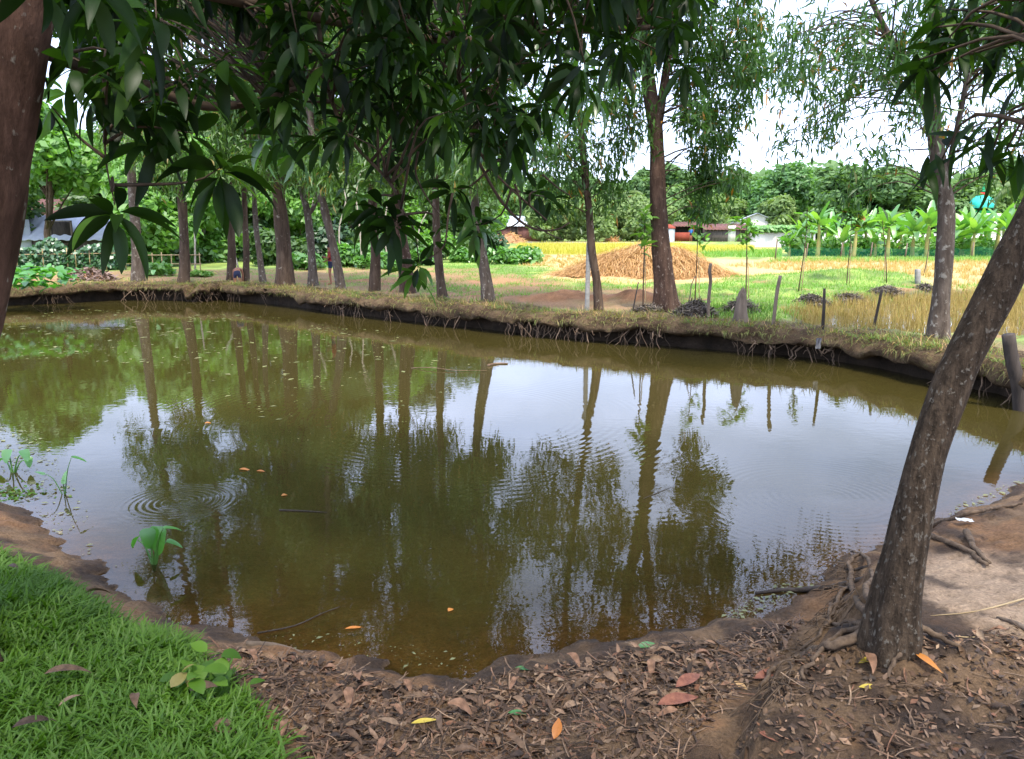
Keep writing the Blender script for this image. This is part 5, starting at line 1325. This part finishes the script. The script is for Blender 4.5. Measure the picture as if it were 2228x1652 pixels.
pole('fence_post', 'black charred post leaning at the right edge of the picture', 'post', [(2232, 905), (2218, 850), (2203, 790), (2194, 728)], 7.7, [.080, .074, .068, .062], M['darkwood'], None, 10, .05)
def stump():
    d = dep(1614, 704); P = [px(u, v, d) for u, v in [(1613, 708), (1612, 690), (1613, 660), (1615, 640), (1617, 627)]]; P[0][2] -= .06
    V, Q = tube(P, np.array([.105, .085, .068, .055, .012]), 14, True, .14, .5, 4, 3)
    k = V[:, 2] > P[3][2] - .02; V[k, 2] += (fbm(V[k, 0] * 60, V[k, 1] * 60, 2, 3)) * .12
    tag(put('tree_stump', V, Q, M['wood']), 'broken jagged tree stump on the far bank right of the tallest trunk', 'stump')
stump()
def boxpost(name, label, u, v0, v1, w_, mat, d=None, lean=0):
    d = d or dep(u, v0); a, c = px(u, v0, d), px(u + lean, v1, d); a[2] = min(a[2], H(a[0], a[1])) - .05
    w_ = w_ / FPX * d / 2; mb = MB()
    V = []
    for p, s in ((a, 1), (c - [0, 0, .02], .97), (c, .8)):
        V += [p + np.array([i * w_ * s, j * w_ * s, 0]) for i, j in ((-1, -1), (1, -1), (1, 1), (-1, 1))]
    Q = [[k * 4 + i, k * 4 + (i + 1) % 4, k * 4 + 4 + (i + 1) % 4, k * 4 + 4 + i] for k in (0, 1) for i in range(4)] + [[8, 9, 10, 11]]
    return tag(put(name, np.array(V), np.array(Q), mat, smooth=False), label, 'post')
boxpost('concrete_post', 'square grey concrete post touching the slim curved tree', 1277, 678, 528, 9.5, M['concrete'], None, 4)
boxpost('concrete_post', 'short white concrete marker post in the dry stubble', 1997, 618, 586, 9, M['concrete'])
def sapling(pl, stk, label, leaf, tufts_, Ls=.17, n=16, d=None):
    d = d or dep(*pl[0]); P = [px(u, v, d) for u, v in pl]; b = P[0].copy(); b[2] = H(b[0], b[1]); P[0][2] = b[2] - .05
    t = thing('sapling', b, label, 'sapling', 'staked saplings in front of the cut field')
    mb = MB(); mb.tube(P, np.linspace(.014, .007, len(P)), 7, k=3); mb.build('stem', M['bark_bank'], t)
    S = [px(u, v, d + .08) for u, v in stk]; S[0][2] = b[2] - .05
    mb = MB(); mb.tube(S, .009, 6, k=2); mb.build('stake', M['bamboo'], t)
    B, = [np.array([px(u, v, d) for u, v in tufts_])]
    N = len(B) * n; Bs = np.repeat(B, n, 0) + rng.normal(0, .035, (N, 3)) * np.array([1, 1, 1.6])
    V, Q, r = blades(Bs, rng.uniform(0, 6.28, N), rng.uniform(-.5, 1.0, N), rng.uniform(.2, 1.3, N), Ls * 1.25 * rng.uniform(.6, 1.2, N), Ls * .42, rng.uniform(-.5, .5, N), 4, 'leaf')
    put('foliage', V, Q, leaf, t, {'rnd': r})
sapling([(1399, 676), (1400, 600), (1402, 540), (1403, 475)], [(1405, 675), (1404, 610), (1403, 560)], 'staked sapling with broad leaves directly left of the tallest trunk', M['bg1'], [(1402, 480), (1401, 500), (1403, 520), (1400, 545), (1404, 465)], .2, 7)
sapling([(1512, 655), (1515, 590), (1517, 540), (1518, 480)], [(1522, 655), (1521, 600), (1520, 560)], 'staked sapling behind the first dark weed heap', M['bg1'], [(1518, 476), (1516, 490), (1522, 515), (1530, 530), (1512, 500), (1519, 468)], .17, 7)
sapling([(1623, 655), (1624, 590), (1625, 530), (1625, 470)], [(1629, 655), (1628, 600), (1627, 560)], 'staked bushy sapling above the broken stump', M['bg1'], [(1622, 482), (1605, 478), (1636, 490), (1628, 505), (1612, 515), (1640, 510), (1600, 495), (1625, 525)], .17, 9)
sapling([(1737, 632), (1745, 580), (1752, 530), (1757, 455)], [(1744, 635), (1749, 580), (1753, 540)], 'thin leaning sapling in front of the leftmost banana plants', M['bg2'], [(1757, 465), (1755, 490), (1752, 510), (1760, 480)], .15, 7)
sapling([(1842, 622), (1846, 570), (1851, 520), (1854, 440)], [(1848, 622), (1850, 570), (1853, 530)], 'staked sapling with drooping dark mango leaves', M['acacia_dark'], [(1854, 455), (1848, 470), (1862, 480), (1840, 460), (1866, 465), (1858, 440), (1876, 490)], .24, 12)
sapling([(1929, 618), (1928, 570), (1924, 520), (1920, 480)], [(1924, 616), (1925, 580), (1926, 545)], 'bare staked sapling with few leaves, left of the white concrete marker', M['bg1'], [(1921, 484), (1922, 470)], .16, 6)
sapling([(2008, 606), (2016, 570), (2022, 530), (2026, 500)], [(2013, 606), (2017, 570), (2020, 548)], 'yellowish leaning sapling just right of the white concrete marker', M['bg1'], [(2026, 500), (2024, 515)], .15, 6, 22)

# ================================================================== PEOPLE
def figure(J, E, rad, name='person', scale=1.0, z=0):
    me = bpy.data.meshes.new(name); ks = list(J)
    me.from_pydata([Vector(J[k]) * scale for k in ks], [(ks.index(a), ks.index(b)) for a, b in E], [])
    o = bpy.data.objects.new(name, me); COL.objects.link(o)
    m = o.modifiers.new('s', 'SKIN'); sv = me.skin_vertices[0].data
    for i, k in enumerate(ks):
        sv[i].radius = [r * scale for r in (rad[k] if hasattr(rad[k], '__len__') else (rad[k], rad[k]))]
    sv[0].use_root = True
    s_ = o.modifiers.new('u', 'SUBSURF'); s_.levels = 2; s_.render_levels = 2
    dg = bpy.context.evaluated_depsgraph_get(); ev = o.evaluated_get(dg)
    m2 = bpy.data.meshes.new_from_object(ev); o.modifiers.clear(); o.data = m2
    for p in m2.polygons: p.use_smooth = True
    return o
def person(u, y, label, hgt, face, pose, shirt, short_, group=None):
    """figure about 1.7 units tall before scaling, facing +Y in its own frame"""
    x = (u - 1114) / FH * y; z = H(x, y)
    J = {'pelvis': (0, 0, .92), 'waist': (0, 0, 1.06), 'chest': (0, .01, 1.28), 'neck0': (0, 0, 1.42), 'neck': (0, .02, 1.50), 'head': (0, .03, 1.60), 'crown': (0, .03, 1.68),
         'hl': (-.09, 0, .88), 'kl': (-.11, .05, .49), 'al': (-.11, .0, .08), 'tl': (-.12, .15, .03), 'hr': (.09, 0, .88), 'kr': (.10, .03, .49), 'ar': (.10, -.03, .08), 'tr': (.11, .12, .03),
         'sl': (-.18, 0, 1.38), 'el': (-.25, -.02, 1.12), 'wl': (-.24, .12, .92), 'fl': (-.23, .17, .84), 'sr': (.18, 0, 1.38), 'er': (.25, -.02, 1.12), 'wr': (.24, .12, .92), 'fr': (.23, .17, .84)}
    J.update(pose)
    E = [('pelvis', 'waist'), ('waist', 'chest'), ('chest', 'neck0'), ('neck0', 'neck'), ('neck', 'head'), ('head', 'crown'), ('pelvis', 'hl'), ('hl', 'kl'), ('kl', 'al'), ('al', 'tl'), ('pelvis', 'hr'), ('hr', 'kr'), ('kr', 'ar'), ('ar', 'tr'),
         ('neck0', 'sl'), ('sl', 'el'), ('el', 'wl'), ('wl', 'fl'), ('neck0', 'sr'), ('sr', 'er'), ('er', 'wr'), ('wr', 'fr')]
    rad = dict(pelvis=(.13, .10), waist=(.115, .085), chest=(.14, .10), neck0=(.07, .06), neck=.05, head=(.075, .09), crown=(.06, .07), hl=.085, kl=.058, al=.04, tl=.035, hr=.085, kr=.058, ar=.04, tr=.035, sl=.055, el=.042, wl=.03, fl=(.032, .02), sr=.055, er=.042, wr=.03, fr=(.032, .02))
    s = hgt / 1.72
    o = figure(J, E, rad, 'person', s)
    o.data.materials.append(M['skin'])
    tag(o, label, 'person', group)
    def garment(name, keys, grow, mat):
        g = figure({k: J[k] for k in keys}, [e for e in E if e[0] in keys and e[1] in keys], {k: (np.array(rad[k]) * grow if np.ndim(rad[k]) else rad[k] * grow) for k in keys}, name, s)
        g.data.materials.append(mat); g.parent = o
    if shirt: garment('shirt', ['chest', 'waist', 'pelvis', 'neck0', 'sl', 'el', 'sr', 'er'], 1.12, shirt)
    kk = {k: tuple(np.array(J[h]) * .45 + np.array(J[k]) * .55) for h, k in (('hl', 'kl'), ('hr', 'kr'))}
    J2 = dict(J); J2.update(kk); Jo = J; J = J2
    garment('shorts', ['pelvis', 'waist', 'hl', 'kl', 'hr', 'kr'], 1.16, short_)
    J = Jo
    hd = np.array(J['head']); cr = np.array(J['crown']); mb = MB()
    up = (cr - hd) / np.linalg.norm(cr - hd)
    th = np.linspace(-.15, 1.5, 8); c0 = hd + up * .025 - np.array([0, .018, 0])
    mb.tube([(c0 + up * .115 * math.sin(q)) * s for q in th], [.098 * s * math.cos(q) for q in th], 14); mb.build('hair', M['hair'], o)
    o.location = (x, y, z); o.rotation_euler = (0, 0, face)
    return o
person(715, 19.3, 'child in a red patterned shirt and dark shorts standing behind the left leaning trunk', 1.0, 1.9, {'el': (-.27, .10, 1.16), 'wl': (-.16, .27, 1.20), 'fl': (-.12, .33, 1.24), 'wr': (.25, .2, 1.0), 'fr': (.24, .27, .98)}, M['redshirt'], M['navy'])
person(509, 20.6, 'stooping child with bare reddish arms half hidden behind a brown trunk', 1.05, .25, {'waist': (0, .10, 1.02), 'chest': (0, .33, 1.08), 'neck0': (0, .46, 1.06), 'neck': (0, .55, 1.03), 'head': (0, .64, 1.0), 'crown': (0, .71, .97), 'sl': (-.17, .43, 1.05), 'el': (-.2, .46, .76), 'wl': (-.18, .5, .50), 'fl': (-.18, .52, .42), 'sr': (.17, .43, 1.05), 'er': (.2, .46, .76), 'wr': (.18, .5, .50), 'fr': (.18, .52, .42)}, None, M['navy'])
person(1504, 89.5, 'distant person in a bright blue shirt standing by the red stall', 1.65, 3.0, {}, M['bluecloth'], M['navy'])

# ================================================================== NEAR SHORE: grass, litter, water plants
def lawn():
    P = np.array(GRASS); n = 36000
    vis = ppoly([(-220, 1180), (60, 1190), (210, 1262), (330, 1328), (450, 1395), (500, 1462), (580, 1560), (660, 1700), (660, 1800), (-220, 1800)], .25)
    xy = scatter(vis, n); sd = sdist(xy[:, 0], xy[:, 1], GRASS) + .24 * fbm(xy[:, 0] * 5, xy[:, 1] * 5, 4, 81)
    xy = xy[(sd > -.03) & (rng.random(n) < (.3 + sst(-.03, .16, sd)) * (.35 + .65 * sst(-.22, -.04, fbm(xy[:, 0] * 3.3, xy[:, 1] * 3.3, 3, 84))))]; n = len(xy)
    d = fbm(xy[:, 0] * 3, xy[:, 1] * 3, 3, 82)
    V, Q, r = blades(on(xy, -.01 + 0), rng.uniform(0, 6.28, n), rng.uniform(.35, 1.35, n), rng.uniform(.3, 1.7, n), rng.uniform(.05, .12, n) * (1 + .8 * d), rng.uniform(.008, .0155, n), rng.uniform(-.5, .5, n), 3, 'grass', fold=.25)
    pn = np.clip(.5 + 1.5 * fbm(xy[:, 0] * 2.2, xy[:, 1] * 2.2, 3, 83), 0, 1)
    r = np.clip(.35 * r + .6 * np.repeat(pn, len(r) // n), 0, .92) + .08 * (r > .9)
    tag(put('lawn_grass', V, Q, M['grass'], None, {'rnd': r}), 'thick green grass growing on the near left shore', 'grass', kind='stuff')
lawn()
def lying(u, v, L, W_, mat, label, az=None, name='fallen_leaf', cat='leaf', group=None, kap=.5, e=.12, z=None, roll=.1, prof='pointed', sick=.5, dz=.012):
    p = G(u, v, .3) if z is None else pz(u, v, z)
    if z is None: p[2] = H(p[0], p[1]) + dz
    else: p[2] = z + .004
    V, Q, r = blades([p], random.uniform(0, 6.28) if az is None else az, e, kap, L, W_, roll, 8, prof, .35, sick)
    return tag(put(name, V, Q, mat, None, {'rnd': np.full(len(V), random.random() * .9)}), label, cat, group)
# single leaves one can point to
lying(1868, 1440, .13, .028, M['yellow'], 'long curved yellow leaf on the ground in front of the leaning trunk', .45)
lying(1990, 1428, .11, .03, M['orange'], 'orange brown leaf just right of the yellow leaf before the leaning trunk', -1.3)
lying(1868, 1496, .09, .025, M['yellow'], 'lone small yellowish leaf below the long curved yellow one', .0)
lying(1598, 1482, .09, .03, M['straw'], 'pale cream curled leaf beside the reddish leaves', -1.0, kap=1.2)
lying(1430, 1540, .19, .062, M['redleaf'], 'large reddish brown leaf lying flat, lowest of the red pair', .35)
lying(1470, 1505, .17, .055, M['redleaf'], 'reddish brown leaf lying behind the large flat red one', .7)
lying(1640, 1478, .17, .05, M['redleaf'], 'broad reddish leaf at the foot of the eroded edge', .4)
lying(1650, 1600, .15, .05, M['redleaf'], 'reddish leaf near the lower edge right of the picture middle', -.5)
lying(1120, 1466, .09, .027, M['green'], 'fallen green leaf nearest the waterline', -.1)
lying(1105, 1560, .09, .028, M['green'], 'fallen green leaf lying lower in the litter', -.05)
lying(1385, 1410, .12, .045, M['taro'], 'yellow green leaf cluster at the edge of the water', .3)
lying(1830, 1345, .12, .05, M['green'], 'pale green leaf lying against the bare roots', -.7)
lying(895, 1583, .10, .024, M['yellow'], 'slim yellow leaf in the litter left of the green leaf', .3)
lying(1205, 1620, .08, .035, M['orange'], 'short orange leaf curled upright in the litter', 1.2, e=.6)
lying(750, 1370, .10, .022, M['orange'], 'orange leaf floating near the litter shore', .25, z=0)
lying(975, 1332, .045, .03, M['orange'], 'small red orange leaf floating in the dark water', 1.0, z=0)
lying(612, 1080, .05, .035, M['orange'], 'small orange leaf floating beside the sticks', .5, z=0)
lying(520, 1022, .11, .04, M['orange'], 'left one of two orange leaves floating near the ripples', -.2, z=0)
lying(558, 1026, .08, .03, M['orange'], 'right one of two orange leaves floating near the ripples', -.1, z=0)
lying(445, 922, .07, .04, M['orange'], 'orange leaf floating among the weed bits', .3, z=0)
lying(462, 1605, .09, .075, M['litter'], 'round pale dead leaf on the grass near the bottom edge', .4, kap=1.3)
for u, v, L, a, lb in [(190, 1310, .15, .1, 'brown curled leaf on the top edge of the grass'), (100, 1500, .20, .2, 'long brown leaf half sunk in the grass, left of two'), (130, 1560, .12, .9, 'slim reddish leaf leaning in the grass'), (300, 1545, .10, -1.2, 'brown leaf standing upright in the middle of the grass'), (30, 1610, .16, .4, 'dry leaf in the lower left corner of the grass'), (20, 1250, .10, -.4, 'dark leaf at the left edge of the grass'), (415, 1535, .12, .4, 'brown leaf beside the broad leaved weed')]:
    lying(u, v, L * .8, .032, M['litter'], lb, a, dz=.05, kap=1.3, e=.5, roll=random.uniform(-.9, .9))
# the litter: the largest leaves each on its own, the rest as one mass
lp = ppoly([(440, 1430), (480, 1375), (560, 1385), (720, 1402), (850, 1440), (960, 1462), (1080, 1445), (1300, 1392), (1520, 1370), (1640, 1330), (1760, 1300), (1700, 1420), (1620, 1500), (1500, 1640), (1480, 1720), (700, 1720), (640, 1640), (540, 1520)], .2)
lr = ppoly([(1500, 1720), (1560, 1600), (1760, 1430), (1860, 1440), (2050, 1430), (2300, 1380), (2400, 1380), (2400, 1760), (1500, 1760)], .36)
lv = []
for i in range(7):
    L = .062 + .009 * i; V, Q, r = blades([[0, 0, 0]], 0, random.uniform(-.05, .35), random.uniform(.2, 1.5), L, L * random.uniform(.24, .38), np.array([random.uniform(-.6, .6)]), 9, 'pointed', random.uniform(.1, 1.1), random.uniform(-.9, .9), rag=.12)
    V[:, 2] += .25 * L * np.maximum(0, fbm(V[:, 0] * 60, V[:, 1] * 60, 2, 30 + i))
    V = V - [V[:, 0].mean(), 0, V[:, 2].min()]; me = mesh_data('fallen_leaf', V, Q, {'rnd': np.full(len(V), [.15, .5, .35, .7, .82, .93, .55][i])}); me.materials.append(M['litter']); lv.append(me)
for i, q in enumerate(np.vstack([scatter(lp, 190), scatter(lr, 24)])):
    o = bpy.data.objects.new('fallen_leaf', lv[random.randrange(7)]); COL.objects.link(o)
    o.location = (q[0], q[1], H(*q) + .004); o.rotation_euler = (random.uniform(-.3, .3) + (math.pi if random.random() < .3 else 0), random.uniform(-.25, .25), random.uniform(0, 6.28)); s = random.uniform(.6, 1.1); o.scale = (s, s, s)
    tag(o, 'dry curled brown leaf lying in the litter of the near shore', 'leaf', 'dry leaves lying in the litter')
n = 1700; xy = np.vstack([scatter(lp, n), scatter(lr, 110)]); xy = xy[fbm(xy[:, 0] * 2.4, xy[:, 1] * 2.4, 3, 59) > .01 + .1 * (rng.random(len(xy)) - .5)]; n = len(xy)
L = rng.uniform(.025, .075, n); V, Q, r = blades(on(xy, .006), rng.uniform(0, 6.28, n), rng.uniform(-.1, .5, n), rng.uniform(-.2, 1.4, n), L, L * rng.uniform(.2, .42, n), rng.uniform(-.8, .8, n), 5, 'pointed', .5, rng.uniform(-.9, .9, n), rag=.2)
n2 = 2600; xy = np.vstack([scatter(lp, n2), scatter(lr, 350)]); n2 = len(xy)
V2, Q2, r2 = blades(on(xy, .005), rng.uniform(0, 6.28, n2), rng.uniform(-.1, .3, n2), rng.uniform(-.2, .5, n2), rng.uniform(.03, .10, n2), rng.uniform(.002, .005, n2), 0, 3, 'strip', .4, rng.uniform(-.8, .8, n2), flat=True)
n3 = 4000; xy = np.vstack([scatter(lp, n3), scatter(lr, 1500)]); n3 = len(xy)
V3, Q3, r3 = cards(on(xy, .006), np.column_stack([rng.normal(0, .5, n3), rng.normal(0, .5, n3), np.ones(n3)]), rng.uniform(.003, .012, n3))
tag(put('leaf_litter', np.vstack([V, V2, V3]), np.vstack([Q, Q2 + len(V), Q3 + len(V) + len(V2)]), M['litter'], None, {'rnd': np.concatenate([r, r2, r3])}), 'crumbled dead leaves, stalks and bits covering the near shore', 'litter', kind='stuff')
# sticks in the water and on the shore
def stick(label, pl, r, z=None, mat='darkwood', name='stick', cat='stick', group='dead sticks at the pond'):
    P = []
    for i, a in enumerate(pl):
        q = pz(a[0], a[1], 0 if z is None else z) if len(a) < 3 else pz(*a)
        if z is None: q[2] = max(H(q[0], q[1]), 0) + r * .4
        P.append(q)
    mb = MB(); mb.tube(P, np.linspace(r, r * .4, len(P)), 7, bump=.2, seed=int(pl[0][0]), k=3)
    return tag(mb.build(name, M[mat]), label, cat, group)
stick('long dark branch reaching from the bare roots out over the water', [(1885, 1212, .22), (1820, 1228, .20), (1750, 1248, .10), (1700, 1268, .05), (1645, 1282, .03)], .017)
stick('second dark branch lying lower beside the long one at the bare roots', [(1870, 1238, .24), (1800, 1258, .10), (1730, 1262, .06), (1690, 1275, .02)], .014)
stick('short forked twig over the water left of the leaning trunk', [(1920, 1190, .22), (1890, 1183, .22), (1862, 1190, .20), (1845, 1200, .16)], .012)
stick('knobbly root end standing up at the water edge', [(1862, 1262, .25), (1845, 1240, .28), (1832, 1220, .33), (1815, 1200, .36)], .017, mat='root')
stick('thin dark twig lying in the shallow water by the litter', [(560, 1378), (640, 1362), (700, 1335), (740, 1320)], .005, 0.004)
stick('thin twig floating in the middle of the dark water', [(608, 1110), (660, 1112), (712, 1115)], .006, .004)
stick('pale broken twig jutting from the water by the far bank', [(1062, 797, 0), (1080, 785, .05), (1105, 777, .10)], .022, mat='root')
stick('bare thin twig lying over the water left of the broken one', [(895, 801, 0), (940, 800, .03), (990, 806, .015), (1060, 806, .02)],   .006, .006, mat='root')
stick('thin bent twig floating right of the picture middle', [(1400, 1085), (1430, 1072), (1460, 1060)], .003, .003)
stick('short log half buried in the litter on the left', [(540, 1448), (600, 1445), (660, 1440)], .016, mat='wood')
stick('dry pale stalk lying in the lower right corner', [(2228, 1500), (2100, 1545), (2000, 1550)], .004, mat='bamboo')
stick('dry bent stalk near the bottom right of the shore', [(2160, 1615), (2080, 1625), (1990, 1620)], .004, mat='bamboo')
stick('thick pale stalk piece at the right bottom edge', [(2228, 1625), (2180, 1590), (2140, 1560)], .012, mat='wood')
# floating weed
zone = [tuple(pz(u, v, 0)[:2]) for u, v in [(0, 690), (200, 672), (600, 690), (900, 730), (1090, 800), (960, 870), (940, 960), (700, 990), (520, 880), (380, 800), (100, 780), (0, 800)]]
xy = np.vstack([scatter(zone, 1500), scatter([tuple(pz(u, v, 0)[:2]) for u, v in [(0, 930), (90, 940), (200, 1130), (270, 1240), (200, 1225), (60, 1115), (0, 1080)]], 500),
                scatter([tuple(pz(u, v, 0)[:2]) for u, v in [(1500, 1388), (1620, 1348), (1740, 1290), (1790, 1270), (1690, 1270), (1560, 1350)]], 200), scatter([tuple(pz(u, v, 0)[:2]) for u, v in [(2060, 1130), (2228, 1060), (2228, 1040), (2080, 1100)]], 90), scatter([tuple(pz(u, v, 0)[:2]) for u, v in [(520, 1390), (900, 1465), (1080, 1450), (900, 1400), (700, 1380)]], 80)])
kk = fbm(xy[:, 0] * 1.2, xy[:, 1] * 1.2, 3, 77) > -.12; xy = xy[kk & (hfun(xy[:, 0], xy[:, 1]) < -.005)]; n = len(xy)
V, Q, r = cards(np.column_stack([xy, np.full(n, .004)]), np.column_stack([rng.normal(0, .05, (n, 2)), np.ones(n)]), rng.choice([.005, .007, .010, .016, .026], n, p=[.3, .3, .2, .14, .06]) * np.clip(xy[:, 1] / 7, .35, 2.1), 1.5); V[:, 2] = np.clip(V[:, 2], .003, .008)
tag(put('floating_weed', V, Q, M['duckweed'], None, {'rnd': r}), 'scattered bits of yellow green weed floating on the pond', 'weed', kind='stuff')
# taro and water plants
def taro(base, leaves, label, name='taro_plant', cat='taro', d=None, z0=0, sc_=1., group=None):
    b = pz(*base, z0); b[2] = z0 if z0 == 0 else H(b[0], b[1]); t = thing(name, b, label, cat, group)
    for u, v, L, W_, az, e in leaves:
        p = px(u, v, b[1] + random.uniform(-.06, .06)); mid = (b + p) / 2 + [0, 0, .03]
        mb = MB(); mb.tube([b + [0, 0, -.04], mid, p], [.007 * sc_, .005 * sc_, .003 * sc_], 6, k=4); mb.build('stalk', M['vine'], t)
        V, Q, r = blades([p + np.array([0, 0, L * .3 * math.sin(-e)])], az, e, .5, L, W_, 0, 9, 'heart', .15); put('leaf', V, Q, M['taro'], t, {'rnd': r})
taro((335, 1228), [(322, 1162, .12, .085, -1.2, -1.2), (345, 1163, .17, .11, -1.6, -1.25), (362, 1180, .10, .06, .2, -.3), (300, 1175, .09, .05, 2.8, -.8), (355, 1150, .10, .05, .5, -.1)], 'taro plant with two upright heart shaped leaves standing in the shallows')
taro((28, 1028), [(18, 985, .11, .08, -1.5, -.9), (50, 985, .10, .08, -.5, -.8), (5, 1000, .09, .06, 2.8, -.5), (62, 1000, .09, .06, -1, -1.0)], 'small taro plant at the left edge of the picture by the water')
taro((140, 1075), [(137, 1045, .10, .035, 1.6, 1.2), (155, 996, .11, .05, .2, -.2), (96, 1030, .09, .035, 2.9, .4)], 'thin stemmed water plant with narrow leaves beyond the grass', 'water_plant', 'water plant', sc_=.6)
taro((335, 652), [(335, 590, .16, .13, -1.5, -.7), (350, 625, .15, .08, .5, .2)], 'lone plant with a yellow flower rising from the far left water edge', 'water_plant', 'water plant')
def leafy(u, v, n, L, W_, label, mat, spread, name, cat, hgt=.1, prof='heart', z=None):
    b = G(u, v, .3) if z is None else pz(u, v, z); b[2] = max(H(b[0], b[1]), z or -9); N = n
    B = b + rng.normal(0, spread, (N, 3)) * [1, .7, 0] + np.column_stack([np.zeros((N, 2)), rng.uniform(.2, 1, N) * hgt])
    V, Q, r = blades(B, rng.uniform(0, 6.28, N), rng.uniform(-.3, .8, N), rng.uniform(.3, 1.2, N), L * rng.uniform(.6, 1.2, N), W_ * rng.uniform(.7, 1.2, N), rng.uniform(-.4, .4, N), 5, prof, .15)
    return tag(put(name, V, Q, mat, None, {'rnd': r}), label, cat)
leafy(440, 1520, 26, .075, .05, 'broad leaved green weed growing at the edge of the grass', M['grass'], .07, 'weed', 'weed', .10, 'leaf')
leafy(62, 634, 210, .28, .17, 'lush taro bed on the left bank below the creeper fence', M['taro'], .55, 'taro_bed', 'taro bed', .55, z=.45)['kind'] = 'stuff'
leafy(25, 1075, 220, .035, .02, 'low creeping water weed at the left edge of the pond', M['grass'], .16, 'creeping_weed', 'weed', .05, 'leaf')['kind'] = 'stuff'
# litter of people
def sheet(u, v, s, mat, label, name, cat, z=.3):
    b = G(u, v, z); b[2] = H(b[0], b[1]) + .02; k = 7
    g = np.linspace(-1, 1, k); X, Y = np.meshgrid(g, g)
    Z = .25 * fbm(X * 2 + 9, Y * 2, 3, 55)
    V = np.column_stack([X.ravel() * s, Y.ravel() * s * .7, (np.abs(Z.ravel()) * 3 + .05) * s]) + b
    i = np.arange(k - 1)[:, None] * k; j = np.arange(k - 1)[None, :]
    return tag(put(name, V, np.stack([i + j, i + j + 1, i + k + j + 1, i + k + j], -1).reshape(-1, 4), mat), label, cat)
sheet(2098, 1140, .036, M['paper'], 'crumpled whitish paper scrap lying near the right water edge', 'paper_scrap', 'paper')
def plastic():
    p = pz(1775, 745, .30); k = 8; g = np.linspace(-1, 1, k); X, Z = np.meshgrid(g, g)
    V = np.column_stack([X.ravel() * .035 + .02 * Z.ravel(), -.10 + .05 * fbm(X * 1.7 + 3, Z * 1.7, 3, 57).ravel() - .04 * Z.ravel() * -1, Z.ravel() * .07]) + p
    i = np.arange(k - 1)[:, None] * k; j = np.arange(k - 1)[None, :]
    tag(put('plastic_scrap', V, np.stack([i + j, i + j + 1, i + k + j + 1, i + k + j], -1).reshape(-1, 4), M['plastic']), 'black plastic scrap hanging over the lip of the far bank right of the stump', 'plastic')
plastic()
